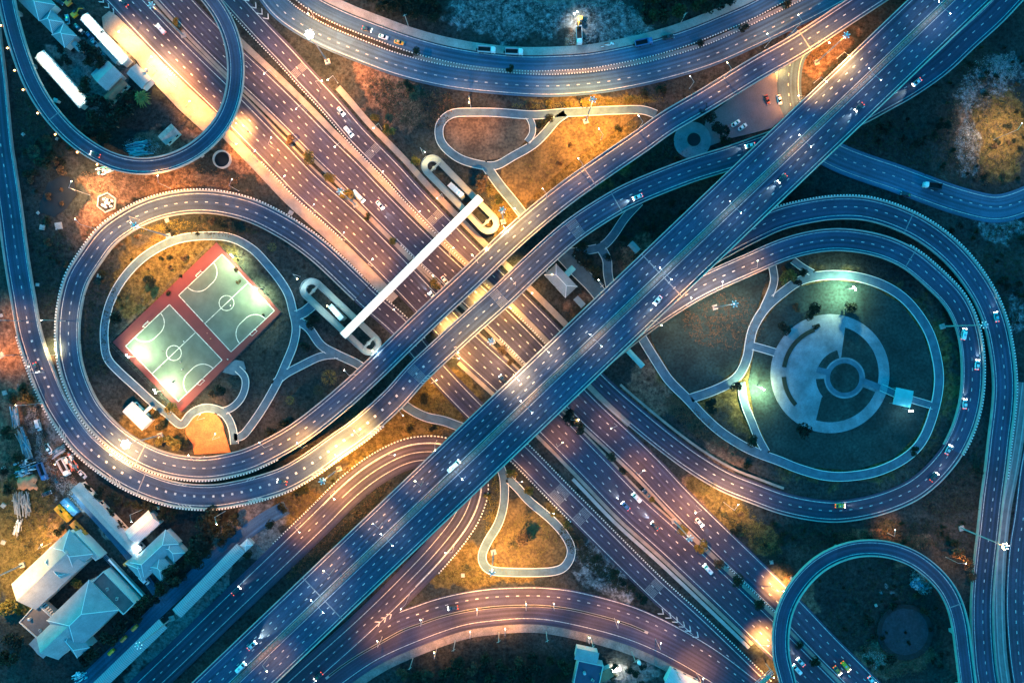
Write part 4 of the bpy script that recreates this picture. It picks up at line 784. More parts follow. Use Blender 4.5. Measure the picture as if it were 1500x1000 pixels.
# ------------------------------------------------------------------ trees
def leafmat(name, c, v=.45):
    m = mat(name, c, .7, v, .5, fine=.35, fscale=2.2, spec=.2); return m
LV = {"dark": leafmat("leaves_dark", (.018, .023, .012)), "green": leafmat("leaves_green", (.034, .042, .015)), "olive": leafmat("leaves_olive", (.115, .095, .022)), "brown": leafmat("leaves_brown", (.075, .05, .028)), "teal": leafmat("leaves_deep", (.010, .017, .012))}
BARK = mat("bark", (.10, .075, .05), .9, .3, 1.5)
def crown_mesh(seed, r=3.0, n=520, leaf=.34, squash=.72, clumps=9, base=2.2):
    rs = random.Random(seed); m = M(); cl = []
    for k in range(clumps):
        a = rs.random() * 2 * math.pi; d = r * .62 * math.sqrt(rs.random()); cl.append((d * math.cos(a), d * math.sin(a), base + r * squash * (.35 + .75 * rs.random() * (1 - d / r)), r * (.30 + .22 * rs.random())))
    for i in range(n):
        c = rs.choice(cl); th = rs.random() * 2 * math.pi; ph = math.acos(1 - 1.55 * rs.random()); rr = c[3] * (.7 + .38 * rs.random())
        p = Vector((c[0] + rr * math.sin(ph) * math.cos(th), c[1] + rr * math.sin(ph) * math.sin(th), c[2] + rr * .8 * math.cos(ph)))
        u = Vector((rs.uniform(-1, 1), rs.uniform(-1, 1), rs.uniform(-.6, .6))).normalized(); w_ = u.cross(Vector((rs.uniform(-1, 1), rs.uniform(-1, 1), rs.uniform(-.3, 1)))).normalized(); L_ = leaf * rs.uniform(.6, 1.5)
        m.add([tuple(p - u * L_), tuple(p + w_ * L_ * .55), tuple(p + u * L_), tuple(p - w_ * L_ * .55)], [(0, 1, 2, 3)])
    return m, cl
TREES = {}
def proto_tree(kind, tone, seed):
    key = (kind, tone, seed)
    if key in TREES: return TREES[key]
    t = bpy.data.objects.new("palm_tree" if kind == "palm" else ("shrub" if kind == "shrub" else "tree"), None); COL.objects.link(t)
    if kind == "palm":
        m = M(); m.tube((0, 0, 0), (.2, .1, 5.6), .22, .15, n=7); m.build("trunk", BARK, t); m = M(); rs = random.Random(seed)
        for k in range(17):
            a = 2 * math.pi * k / 17 + rs.uniform(-.1, .1); L_ = rs.uniform(2.5, 3.3); pr = None
            for j in range(6):
                f = j / 5; d = L_ * f; z = 5.7 + 1.0 * math.sin(f * 2.3) - 1.5 * f * f; q = Vector((.2 + d * math.cos(a), .1 + d * math.sin(a), z)); wd = .34 * math.sin(math.pi * (.15 + .8 * f))
                e = (Vector((-math.sin(a), math.cos(a), 0)) * wd, Vector((0, 0, -wd * .5)))
                if pr: m.add([tuple(pr[0] - pr[1] + pr[2]), tuple(pr[0]), tuple(q), tuple(q - e[0] + e[1])], [(0, 1, 2, 3)]); m.add([tuple(pr[0] + pr[1] + pr[2]), tuple(pr[0]), tuple(q), tuple(q + e[0] + e[1])], [(3, 2, 1, 0)])
                pr = (q, e[0], e[1])
        m.build("crown", LV[tone], t)
    elif kind == "bare":
        rs = random.Random(seed); m = M(); m.tube((0, 0, 0), (0, 0, 2.5), .2, .14, n=6); m.build("trunk", BARK, t); m = M()
        for k in range(11):
            a = 2 * math.pi * k / 11 + rs.uniform(-.2, .2); p0 = Vector((0, 0, 2.3)); p1 = Vector((1.5 * math.cos(a), 1.5 * math.sin(a), 3.6)); m.tube(p0, p1, .09, .05, n=4)
            for s_ in (-.5, 0, .5):
                b = a + s_; p2 = p1 + Vector((1.4 * math.cos(b), 1.4 * math.sin(b), .5)); m.tube(p1, p2, .045, .02, n=3)
                for q in range(9):
                    c = p1.lerp(p2, rs.random()) + Vector((rs.uniform(-.3, .3), rs.uniform(-.3, .3), rs.uniform(0, .3))); m.add([tuple(c), tuple(c + Vector((.22, .1, 0))), tuple(c + Vector((.1, .26, .05)))], [(0, 1, 2)])
        m.build("crown", LV[tone], t)
    else:
        base = .35 if kind == "shrub" else 2.4
        m, cl = crown_mesh(seed, 3.0, 620 if kind != "shrub" else 460, .36, .72 if kind != "shrub" else .4, 10, base); m.build("crown", LV[tone], t)
        m = M(); m.tube((0, 0, -.2), (0, 0, base + .6), .24 if kind != "shrub" else .1, .14, n=7)
        for c in cl[:6]: m.tube((0, 0, base * .8), (c[0] * .8, c[1] * .8, c[2] - .1), .09, .03, n=4)
        m.build("trunk", BARK, t)
    TREES[key] = t; return t
TONE = {"dark": "dark", "green": "green", "olive": "yellow-green", "brown": "brown", "teal": "blackish"}
def trees(where, items, kind="tree", order="top"):
    # items: (px, py, radius px, tone[, kind])
    it = sorted(items, key=lambda q: q[1]); n = len(it)
    words = ["first", "second", "third", "fourth", "fifth", "sixth", "seventh", "eighth", "ninth", "tenth", "eleventh", "twelfth", "thirteenth"]
    for k, q in enumerate(it):
        kd = q[4] if len(q) > 4 else kind; tone = q[3]; sd = int(q[0] * 7 + q[1] * 3) % 4; src = proto_tree(kd, tone, sd); r = q[2] * S / 3.0
        nm = {"palm": "palm", "shrub": "shrub", "tree": "leafy tree", "bare": "thin-leaved tree"}[kd]
        lb = f"{TONE[tone]} {nm} {where}" + ("" if n == 1 else (f", {words[k]} from the top" if n <= 13 else ""))
        if n > 13: lb = f"{TONE[tone]} {nm} {where}"
        if len(lb.split()) > 16: lb = lb.replace("leafy ", "").replace("thin-leaved ", "").replace(" from the top", " down")
        zc = 3.6 * min(r, 1.5) if kd != "shrub" else .6; xy = W(q[0], q[1], zc)
        dup(src, (xy[0], xy[1], 0), random.random() * 6.28, lb, ("trees " + where) if n > 1 else None, (r, r, max(.5, min(r, 1.5)) * random.uniform(.85, 1.15)))["category"] = nm.split()[-1]
trees("in the yard inside the top left loop", [(125, 68, 12, "teal"), (139, 80, 13, "teal"), (148, 92, 10, "dark"), (131, 92, 10, "dark"), (122, 124, 13, "dark"), (98, 88, 9, "teal"), (88, 70, 8, "teal")])
trees("in the thicket inside the top left loop", [(140, 150, 14, "teal"), (155, 160, 16, "teal"), (137, 176, 14, "dark"), (163, 181, 15, "teal"), (178, 148, 12, "teal"), (192, 138, 12, "dark"), (187, 163, 12, "teal"), (130, 195, 13, "teal"), (152, 199, 12, "dark"), (200, 150, 9, "teal"), (172, 165, 12, "dark")])
trees("by the lit footway inside the top left loop", [(213, 147, 13, "olive", "palm")])
trees("in the upper planted median", [(257, 33, 7, "olive"), (262, 42, 5, "brown", "shrub"), (425, 205, 8, "brown"), (450, 231, 11, "olive"), (483, 262, 9, "olive"), (508, 286, 11, "olive"), (538, 318, 6, "green", "shrub"), (575, 352, 7, "olive", "shrub"), (605, 385, 6, "brown", "shrub"), (637, 415, 9, "olive"), (735, 512, 9, "brown"), (748, 530, 6, "brown", "shrub")])
trees("in the lower planted median", [(836, 612, 14, "teal"), (850, 628, 9, "dark"), (895, 668, 9, "brown"), (912, 690, 6, "dark", "shrub"), (955, 732, 6, "olive", "shrub"), (999, 776, 10, "olive"), (1027, 801, 11, "olive"), (1052, 827, 10, "brown"), (1079, 850, 11, "dark"), (1110, 885, 10, "dark"), (1195, 968, 10, "dark"), (1172, 945, 7, "dark", "shrub")])
trees("on the thin median of the top curve", [(609, 76, 7, "dark"), (747, 101, 7, "dark"), (1027, 64, 7, "teal"), (1090, 40, 8, "teal"), (1153, 8, 8, "teal")])
trees("in the brown triangle left of the oval path", [(597, 125, 9, "dark"), (608, 144, 8, "dark", "palm"), (571.6, 175, 9, "dark", "palm"), (549, 173.6, 7, "olive"), (569, 191, 10, "olive"), (607.6, 236, 9, "olive")])
trees("at the junction by the upper footbridge ramp", [(706, 268, 14, "brown"), (731, 293, 8, "green", "shrub")])
trees("between the oval path and the top curve", [(775, 152, 6, "brown", "shrub"), (804, 152, 7, "olive", "shrub"), (832, 152, 6, "olive", "shrub"), (858, 150, 9, "olive"), (893, 149, 5, "olive", "shrub"), (921, 145, 7, "olive", "shrub"), (945, 136, 8, "dark", "shrub"), (969, 131, 9, "dark", "shrub")])
trees("on the island where the oval path forks", [(806, 173, 8, "dark", "shrub"), (793, 181, 8, "dark", "shrub")])
trees("beside the round fountain forecourt", [(1034, 166, 15, "teal"), (1056, 190, 14, "teal"), (1062, 206, 9, "dark"), (1090, 208, 6, "dark", "shrub"), (993, 232, 6, "teal", "shrub")])
trees("on the yellow lawn", [(906, 188, 6, "dark", "shrub"), (835, 212, 4, "brown", "shrub"), (820, 238, 5, "brown", "shrub")])
trees("on the grass inside the left loop", [(220, 412, 10, "teal"), (270, 378, 6, "brown", "shrub"), (248, 377, 5, "dark", "shrub"), (236, 378, 4, "dark", "shrub"), (216, 402, 8, "olive", "bare"), (150, 401, 7, "dark"), (184, 429, 9, "dark", "bare"), (170, 465, 11, "teal"), (323, 330, 9, "dark"), (338, 332, 8, "brown"), (399, 362, 7, "olive", "bare"), (310, 325, 7, "brown", "shrub"), (205, 440, 7, "brown", "bare")])
trees("below the sports courts", [(323, 571, 9, "teal"), (248, 597, 10, "olive"), (235, 623, 8, "dark"), (227, 607, 7, "dark"), (253, 649, 13, "olive"), (268, 653, 9, "teal"), (235, 646, 8, "olive"), (311, 577, 7, "brown", "shrub")])
trees("on the dark lawn by the lower footbridge ramp", [(458, 470, 12, "teal", "shrub"), (482, 552, 12, "olive", "bare"), (467, 571, 8, "green", "bare"), (425, 586, 7, "olive", "bare"), (418, 621, 10, "teal", "shrub"), (397, 632, 9, "teal", "shrub"), (450, 440, 6, "teal", "shrub"), (446, 508, 9, "teal", "shrub")])
trees("on the ochre wedge by the lower flyover", [(622, 584, 9, "dark", "shrub"), (608, 575, 5, "dark", "shrub"), (600, 628, 6, "dark", "shrub"), (634, 628, 6, "dark", "shrub")])
trees("between the flyover and the chequered kerb", [(443, 719, 10, "dark", "shrub"), (414, 744, 8, "dark", "shrub"), (397, 768, 8, "dark"), (510, 688, 5, "brown", "shrub"), (488, 704, 4, "dark", "shrub")])
trees("beside the teardrop path", [(749, 692, 9, "olive"), (776, 719, 9, "olive"), (714, 726, 6, "olive", "shrub"), (811, 752, 6, "olive", "shrub"), (828, 769, 7, "olive", "shrub"), (769, 788, 13, "brown"), (751, 797, 8, "dark", "bare"), (772, 753, 7, "dark", "bare"), (685, 832, 6, "dark", "bare"), (848, 795, 8, "brown", "shrub")])
trees("in the dark wedge right of the teardrop path", [(872, 818, 8, "dark"), (900, 840, 9, "dark"), (912, 852, 6, "teal"), (940, 876, 10, "teal"), (926, 862, 6, "dark")])
trees("by the small hip-roofed building", [(849, 376, 15, "teal"), (871, 397, 12, "dark"), (855, 362, 8, "dark"), (862, 386, 10, "teal"), (875, 408, 7, "dark")])
trees("at the gate corner of the round park", [(1155, 405, 13, "olive"), (1177, 398, 8, "dark"), (1168, 414, 7, "teal"), (1150, 396, 7, "brown")])
trees("round the edge of the round plaza", [(1195, 452, 11, "dark"), (1187, 462, 8, "dark"), (1244, 451, 11, "teal"), (1149, 481, 11, "teal"), (1180, 631, 14, "teal"), (1166, 450, 7, "brown", "shrub"), (1196, 478, 6, "dark", "shrub")])
trees("along the paths left of the round plaza", [(1104, 645, 10, "dark"), (1078, 566, 9, "dark"), (1042, 594, 12, "teal"), (1018, 624, 12, "dark", "bare"), (1095, 680, 8, "dark", "shrub"), (1075, 665, 12, "brown", "bare"), (985, 600, 9, "brown", "bare")])
trees("on the dark edge right of the round park", [(1340, 660, 8, "dark"), (1405, 810, 12, "brown"), (1420, 825, 10, "brown"), (1400, 795, 8, "dark"), (1432, 690, 9, "teal"), (1424, 845, 8, "brown")])
trees("beside the scrap yard on the left", [(35, 575, 14, "dark"), (20, 583, 10, "dark"), (48, 585, 10, "dark"), (10, 634, 11, "dark"), (13, 718, 11, "dark"), (27, 672, 11, "dark"), (5, 690, 8, "teal")])
trees("behind the hip-roofed teal house", [(300, 764, 15, "teal"), (314, 752, 13, "teal"), (288, 798, 15, "teal"), (281, 815, 13, "dark"), (302, 786, 13, "teal"), (251, 841, 16, "dark"), (236, 863, 13, "dark"), (160, 752, 9, "dark"), (176, 771, 8, "dark"), (334, 776, 12, "teal"), (344, 760, 10, "dark"), (364, 813, 8, "dark"), (316, 776, 12, "teal")])
trees("round the big hipped houses at lower left", [(11, 886, 15, "olive"), (20, 940, 16, "teal"), (14, 962, 14, "dark"), (176, 917, 14, "teal"), (160, 934, 14, "dark"), (136, 955, 13, "dark"), (208, 882, 13, "dark"), (112, 853, 9, "olive"), (195, 900, 11, "teal"), (122, 968, 10, "teal"), (28, 895, 7, "olive", "shrub"), (86, 778, 9, "dark")])
trees("in the field inside the lower right loop", [(1345, 872, 7, "dark"), (1308, 887, 7, "teal"), (1355, 895, 7, "dark"), (1274, 911, 8, "teal"), (1281, 933, 6, "teal"), (1304, 965, 10, "teal"), (1274, 970, 6, "dark", "shrub"), (1290, 977, 5, "dark", "shrub")])
trees("on the ochre verge by the curved road", [(1079, 777, 10, "teal"), (1045, 712, 6, "olive", "bare"), (1032, 718, 8, "olive", "bare"), (1085, 753, 5, "brown", "shrub")])
trees("on rough ground left of the bare earth", [(62, 240, 12, "dark"), (75, 228, 10, "dark"), (50, 222, 10, "brown", "bare"), (90, 250, 8, "brown", "shrub"), (70, 210, 9, "dark", "bare"), (40, 255, 8, "dark", "shrub")])
ROADPATHS = [(pC1, 30), (pC2, 30), (pC3, 22), (pR4, 24), (pR5a, 24), (pR5b, 26), (pR11a, 18), (pR11b, 34), (pR6, 26), (pR7, 26), (pR8, 25), (pA, 20), (pR2, 22), (pR3, 23), (pR9, 3), (pR10, 3)]
GRID = {}
for p_, w_ in ROADPATHS:
    for q in p_.px[::3]:
        for gx in range(int((q[0] - w_) // 6), int((q[0] + w_) // 6) + 1):
            for gy in range(int((q[1] - w_) // 6), int((q[1] + w_) // 6) + 1):
                if (gx * 6 + 3 - q[0]) ** 2 + (gy * 6 + 3 - q[1]) ** 2 < w_ * w_: GRID[(gx, gy)] = 1
def blocked(px, py):
    if (px - 1215) ** 2 + (py - 547) ** 2 < 90 ** 2: return True
    return (int(px // 6), int(py // 6)) in GRID
rsF = random.Random(5)
def wood(where, polyfn, n, tones, rr=(9, 14), kind="tree", chk=False):
    out = []; tries = 0
    while len(out) < n and tries < 4000:
        tries += 1; p = polyfn(); r = rsF.uniform(*rr)
        if chk and blocked(*p): continue
        if all((p[0] - q[0]) ** 2 + (p[1] - q[1]) ** 2 > (.62 * (r + q[2])) ** 2 for q in out): out.append((p[0], p[1], r, rsF.choice(tones)))
    trees(where, out, kind)
wood("in the wood behind the top pavement, left part", lambda: (lambda x: (x, rsF.uniform(-25, 6 + (x - 545) * .26)))(rsF.uniform(545, 640)), 20, ["teal", "dark"])
wood("in the wood behind the top pavement, right part", lambda: (lambda x: (x, rsF.uniform(-25, 34 - (x - 945) * .20)))(rsF.uniform(945, 1070)), 24, ["teal", "dark", "green"])
wood("in the wood below the bottom curve", lambda: (lambda x: (x, rsF.uniform(962 if 650 < x < 850 else 985, 1030)))(rsF.uniform(590, 832)), 42, ["teal", "dark", "dark", "brown"])
wood("along the back of the lower left service road", lambda: (lambda t: (330 - 130 * t + rsF.uniform(-10, 10), 770 + 140 * t + rsF.uniform(-8, 8)))(rsF.random()), 16, ["teal", "dark"], (7, 12), "tree", True)
wood("in the gap below the outer left loop", lambda: (lambda t: (125 + 130 * t, 708 + 42 * t + rsF.uniform(0, 14)))(rsF.random()), 14, ["teal", "dark"], (6, 9), "tree", True)
wood("beside the building at the bottom edge", lambda: (rsF.uniform(845, 960), rsF.uniform(962, 1020)), 8, ["teal", "dark"], (6, 9))
wood("in the scrub beyond the upper right ramp", lambda: (rsF.uniform(1280, 1390), rsF.uniform(172, 215)), 12, ["teal", "teal"], (4, 8))
wood("on rough ground beside the outer left road", lambda: (rsF.uniform(35, 110), rsF.uniform(110, 460)), 26, ["teal", "dark", "brown"], (3, 7), "shrub", True)
wood("on the dark ground right of the outer rings", lambda: (rsF.uniform(1385, 1500), rsF.uniform(330, 480)), 16, ["teal", "dark"], (3, 7), "shrub", True)
wood("on the waste ground in the upper right corner", lambda: (rsF.uniform(1370, 1500), rsF.uniform(60, 275)), 34, ["teal", "dark", "brown"], (2.5, 6), "shrub", True)
wood("in the dark wedge above the lower right loop", lambda: (rsF.uniform(1120, 1420), rsF.uniform(765, 800)), 18, ["teal", "dark"], (3, 7), "shrub", True)
wood("scattered in the field within the lower right loop", lambda: (rsF.uniform(1190, 1380), rsF.uniform(840, 990)), 22, ["teal", "dark"], (2, 5), "shrub", True)
wood("scattered inside the left loop", lambda: (rsF.uniform(125, 400), rsF.uniform(325, 350) if rsF.random() < .5 else rsF.uniform(360, 480)), 16, ["dark", "brown"], (2, 4.5), "shrub", True)
wood("between the two flyovers and the expressway", lambda: (rsF.uniform(880, 1050), rsF.uniform(290, 400)), 16, ["teal", "dark"], (3, 7), "shrub", True)
for t in TREES.values(): drop(t)
# rough scrub and grass tufts: nobody could count them
def tufts(name, m_, regions, n, seed, size=(.25, .7), parentstuff=True, ht=.5):
    rs = random.Random(seed); m = M()
    for k in range(n):
        cx, cy, rx, ry, a = rs.choice(regions); t = rs.random() * 6.283; d = math.sqrt(rs.random()); u, v = rx * d * math.cos(t), ry * d * math.sin(t); ar = math.radians(a)
        px, py = cx + u * math.cos(ar) - v * math.sin(ar), cy + u * math.sin(ar) + v * math.cos(ar)
        if blocked(px, py): continue
        x, y, _ = W(px, py)
        for q in range(rs.randint(3, 7)):
            ox, oy = rs.gauss(0, .5), rs.gauss(0, .5); L_ = rs.uniform(*size); b = rs.random() * 6.28; z = rs.uniform(.03, ht)
            m.add([(x + ox, y + oy, z), (x + ox + L_ * math.cos(b), y + oy + L_ * math.sin(b), z * .6), (x + ox + L_ * math.cos(b + 1.2), y + oy + L_ * math.sin(b + 1.2), z + .1)], [(0, 1, 2)])
    return stuff(tag(m.build(name, m_), {"scrub": "low dark scrub scattered over the rough ground", "grass": "dry ochre grass tufts on the lit verges and lawns", "rubble": "pale rubble and rubbish tipped across the waste ground"}[name], name))
tufts("scrub", LV["dark"], [(60, 180, 55, 60, 0), (70, 420, 45, 100, 0), (1400, 720, 60, 80, 0), (1260, 785, 140, 25, 0), (1330, 220, 110, 40, 20), (1440, 180, 60, 110, 0), (960, 370, 60, 60, 0), (1300, 900, 90, 90, 0), (1100, 800, 80, 20, 40), (1100, 250, 90, 30, 10), (600, 140, 70, 40, 30), (980, 230, 60, 40, 0), (330, 330, 80, 14, 0), (140, 450, 30, 120, 0), (1390, 410, 14, 60, 0), (870, 820, 70, 14, 42), (500, 770, 110, 14, -44), (60, 700, 60, 120, 0), (1480, 400, 40, 100, 0)], 9000, 3)
tufts("grass", LV["olive"], [(850, 225, 90, 45, -25), (590, 640, 90, 20, -35), (1065, 742, 90, 22, 42), (250, 400, 90, 60, -30), (700, 840, 70, 14, 0), (775, 790, 40, 40, 0), (40, 800, 40, 80, 0), (1465, 190, 40, 70, 0), (740, 300, 20, 45, -30), (860, 150, 110, 7, -3), (230, 330, 60, 8, 0), (720, 730, 14, 60, 0), (620, 580, 30, 25, 0)], 4200, 4, (.15, .5), ht=.3)
tufts("scrub", LV["brown"], [(600, 140, 70, 40, 30), (230, 265, 120, 24, 0), (1060, 470, 60, 40, 0), (1190, 70, 40, 20, -45), (1020, 620, 60, 14, 40), (60, 700, 50, 120, 0), (1440, 190, 50, 80, 0), (870, 460, 40, 20, 0), (1300, 790, 70, 12, 5), (1310, 960, 60, 30, 0), (500, 770, 110, 12, -44), (450, 735, 50, 20, 0)], 5200, 8, (.2, .6))["label"] = "brown dried weeds scattered over the bare soil"
RUB = mat("rubble_pale", (.30, .29, .28), .9, .6, 3)
tufts("rubble", RUB, [(745, 22, 85, 32, 0), (900, 28, 60, 30, 30), (1435, 120, 24, 50, 35), (1415, 215, 15, 40, 0), (1470, 100, 20, 20, 0), (1348, 852, 20, 12, 45), (848, 60, 20, 12, 0), (60, 650, 8, 70, -14), (95, 705, 26, 14, 40), (208, 215, 26, 12, 0), (1280, 965, 20, 12, 0)], 2200, 6, (.08, .34), ht=.5)
# ------------------------------------------------------------------ buildings
ROOF_W = mat("white_sheet_roof", (0.55, 0.54, 0.50), .5, .15, .2, fine=.1, fscale=2, stripes=0.55)
ROOF_G = mat("grey_tile_roof", (0.27, 0.31, 0.31), .7, .2, .2, fine=.25, fscale=5, stripes=0.8)
ROOF_P = mat("pale_tile_roof", (0.36, 0.35, 0.33), .7, .2, .2, fine=.25, fscale=5, stripes=0.8)
ROOF_O = mat("rusty_roof", (0.36, 0.17, 0.09), .8, .3, .3, fine=.15, stripes=0.9)
ROOF_D = mat("flat_dark_roof", (0.10, 0.09, 0.09), .9, .25, .3, fine=.2)
WALLM = mat("rendered_wall", (0.55, 0.52, 0.47), .85, .12, .3)
GLASS = mat("window_glass", (0.02, 0.03, 0.04), .1, .1, 1, spec=.7)
TEALP = mat("teal_polycarbonate", (0.10, 0.42, 0.42), .5, .15, .4)
def rectpx(cx, cy, L_, w_, a):
    x, y, _ = W(cx, cy); return x, y, L_ * S, w_ * S, math.radians(a)
def shed(name, label, cx, cy, L_, w_, a, h=3.6, rise=1.0, roof=ROOF_W, kind="gable", walls=True, cat="shed", over=.35, ribs=True, parent=None, windows=True):
    "a = direction of the long side in world degrees"
    x, y, l, w, r = rectpx(cx, cy, L_, w_, a); k_ = (H - h) / H; x *= k_; y *= k_; l *= k_; w *= k_
    t = thing(name, label, cat, (x, y, 0), r)
    if walls:
        m = M(); m.box((0, 0, -.2), (l - 2 * over, w - 2 * over, h + .15)); m.build("wall", WALLM, t)
        if windows:
            for sd in (-1, 1):
                n = max(1, int(l / 3.6))
                for k in range(n):
                    m = M(); m.box((-l / 2 + (k + .5) * l / n, sd * (w / 2 - over + .02), 1.1), (1.3, .12, 1.2)); m.build("window", GLASS, t)
    else:
        n = max(2, int(l / 4.5) + 1)
        for sd in (-1, 1):
            for k in range(n): m = M(); m.box((-l / 2 + .3 + k * (l - .6) / (n - 1), sd * (w / 2 - .3), -.1), (.16, .16, h)); m.build("post", STEEL, t)
    L2, W2 = l / 2, w / 2; m = M(); th = .16
    if kind == "gable":
        m.add([(-L2, -W2, h), (L2, -W2, h), (L2, 0, h + rise), (-L2, 0, h + rise), (-L2, W2, h), (L2, W2, h), (-L2, -W2, h - th), (L2, -W2, h - th), (L2, W2, h - th), (-L2, W2, h - th)],
              [(0, 1, 2, 3), (3, 2, 5, 4), (6, 7, 1, 0), (8, 9, 4, 5), (7, 8, 5, 2, 1), (9, 6, 0, 3, 4), (9, 8, 7, 6)])
        if ribs:
            n = int(l / 1.1)
            for k in range(1, n):
                u = -L2 + k * l / n
                for sd in (-1, 1): m.add([(u - .05, sd * W2, h + .02), (u + .05, sd * W2, h + .02), (u + .05, 0, h + rise + .05), (u - .05, 0, h + rise + .05)], [(0, 1, 2, 3) if sd < 0 else (3, 2, 1, 0)])
    elif kind == "hip":
        rc_ = M(); q = min(W2, L2 * .95); m.add([(-L2, -W2, h), (L2, -W2, h), (L2, W2, h), (-L2, W2, h), (-L2 + q, 0, h + rise), (L2 - q, 0, h + rise), (-L2, -W2, h - th), (L2, -W2, h - th), (L2, W2, h - th), (-L2, W2, h - th)],
              [(0, 1, 5, 4), (1, 2, 5), (2, 3, 4, 5), (3, 0, 4), (6, 7, 1, 0), (7, 8, 2, 1), (8, 9, 3, 2), (9, 6, 0, 3), (9, 8, 7, 6)])
        for a_, b_ in (((-L2, -W2, h), (-L2 + q, 0, h + rise)), ((-L2, W2, h), (-L2 + q, 0, h + rise)), ((L2, -W2, h), (L2 - q, 0, h + rise)), ((L2, W2, h), (L2 - q, 0, h + rise)), ((-L2 + q, 0, h + rise), (L2 - q, 0, h + rise))):
            if a_ != b_: rc_.tube(a_, b_, .13, n=5)
        rc_.build("ridge_cap", WHITE, t)
    else:
        m.box((0, 0, h - .1), (l, w, .25)); m.box((0, W2 - .12, h + .15), (l, .24, .5)); m.box((0, -W2 + .12, h + .15), (l, .24, .5)); m.box((L2 - .12, 0, h + .15), (.24, w - .48, .5)); m.box((-L2 + .12, 0, h + .15), (.24, w - .48, .5))
    m.build("roof", roof, t)
    return t
LITROOF = sheetroof("translucent_shed_roof", (.85, .84, .78), .6); TUBE2 = mat("added_tube_glow_warm", (1, 1, .9), emit=12, ecol=(1, .93, .78))  # see-through sheet and inner tubes added to make both shed roofs bright
b1 = shed("long_shed", "long white roofed shed nearest the loop ramp at the top left", 90, 116, 98, 18, -48.5, 3.8, .9, LITROOF)
b2 = shed("long_shed", "long bright white roof beside the lit parking apron", 153, 57, 90, 15, -47.5, 4.2, .9, LITROOF)
for sh_, l_ in ((b1, 98), (b2, 90)):
    m = M()
    for sd in (-1, 1): m.box((0, sd, 3.95 if sh_ is b1 else 4.35), (l_ * S - 2, .12, .08))
    m.build("added_tube_light", TUBE2, sh_)
shed("house", "large teal hipped roof house cut by the top left edge", 53, 3, 46, 34, -45, 4.5, 3.2, ROOF_G, "hip", cat="house")
shed("house", "middle teal hipped roof house in the row of three", 76, 32, 27, 24, -45, 4.0, 2.4, ROOF_G, "hip", cat="house")
shed("house", "lowest teal hipped roof house in the row of three", 94, 52, 27, 25, -45, 3.8, 2.3, ROOF_G, "hip", cat="house")
shed("house", "grey pitched roof house above the orange lean-to", 157, 111, 33, 29, 45, 4.2, 1.6, ROOF_P, "gable", cat="house")
shed("lean_to", "rusty orange lean-to roof beside the grey house", 168, 134, 42, 13, 46, 3.0, .6, ROOF_O, "gable", cat="lean-to")
shed("workshop", "pinkish grey roofed workshop under the blazing footway lamp", 204, 112, 32, 21, -45, 3.8, .9, ROOF_P, "gable", cat="workshop")
shed("hut", "small half-ruined hut with pinkish sheets on open earth", 247, 197, 27, 18, 43, 2.8, .7, mat("patchy_sheet", (.34, .29, .25), .8, .5, .5, fine=.3), "gable", cat="hut")
shed("hut", "small white cube roof hut in the bushes of the top left yard", 81, 147, 6, 6, -20, 2.6, .4, TEALP, "gable", cat="hut", windows=False)
shed("lean_to", "small grey lean-to by the lowest hipped house", 113, 68, 16, 9, -45, 2.8, .4, ROOF_P, cat="lean-to"); shed("shed", "small dark tin shed between the two bright roofs", 141, 108, 13, 10, 45, 2.8, .5, ROOF_G, cat="shed"); shed("lean_to", "long narrow tin lean-to at the lower side of the white shed", 158, 78, 40, 6, -47, 2.6, .3, ROOF_G, cat="lean-to")
shed("park_hut", "white roofed park hut beside the lower courts path", 201, 609, 40, 21, -44, 3.4, .8, ROOF_W, "gable", cat="park hut")
shed("porch", "small white porch roof joined to the path by the park hut", 216, 600, 15, 5, 42, 3.0, .3, ROOF_W, "gable", walls=False, cat="porch")
shed("long_shed", "long pale roof running beside the yellow cranes", 156, 761, 134, 18, -47, 3.8, .8, ROOF_P)
shed("shed", "short white gabled roof beside the three-gabled teal house", 209, 772, 46, 26, 42, 4.2, 1.5, ROOF_W)
hz = thing("house", "teal house of several crossing hipped roofs by the tree clump", "house", (*W(236, 808)[:2], 0), math.radians(43))
def hip_part(t, u, v, l, w, r, h, rise, roofm):
    m = M(); L2, W2 = l / 2, w / 2; ca, sa = math.cos(r), math.sin(r)
    def q(a, b, z): return (u + a * ca - b * sa, v + a * sa + b * ca, z)
    k = min(W2, L2 * .95); m.add([q(-L2, -W2, h), q(L2, -W2, h), q(L2, W2, h), q(-L2, W2, h), q(-L2 + k, 0, h + rise), q(L2 - k, 0, h + rise)], [(0, 1, 5, 4), (1, 2, 5), (2, 3, 4, 5), (3, 0, 4), (3, 2, 1, 0)])
    rf = m.build("roof", roofm, t); m = M()
    for a_, b_ in ((q(-L2, -W2, h), q(-L2 + k, 0, h + rise)), (q(-L2, W2, h), q(-L2 + k, 0, h + rise)), (q(L2, -W2, h), q(L2 - k, 0, h + rise)), (q(L2, W2, h), q(L2 - k, 0, h + rise)), (q(-L2 + k, 0, h + rise), q(L2 - k, 0, h + rise))):
        if (Vector(a_) - Vector(b_)).length > .1: m.tube(a_, b_, .12, n=5)
    m.build("ridge_cap", WHITE, rf)
    m = M(); m.box((u, v, -.2), (l - .8, w - .8, h + .18), r); m.build("wall", WALLM, t)
hip_part(hz, 0, 1, 21, 8.6, 0, 4.2, 2.2, ROOF_G); hip_part(hz, -2.5, -5.5, 9.5, 8, math.pi / 2, 4.0, 2.0, ROOF_P); hip_part(hz, 6.5, -3.4, 9, 6.6, math.pi / 2, 4.05, 1.7, ROOF_G); hip_part(hz, -9, 1, 7, 11, 0, 3.9, 1.5, ROOF_P)
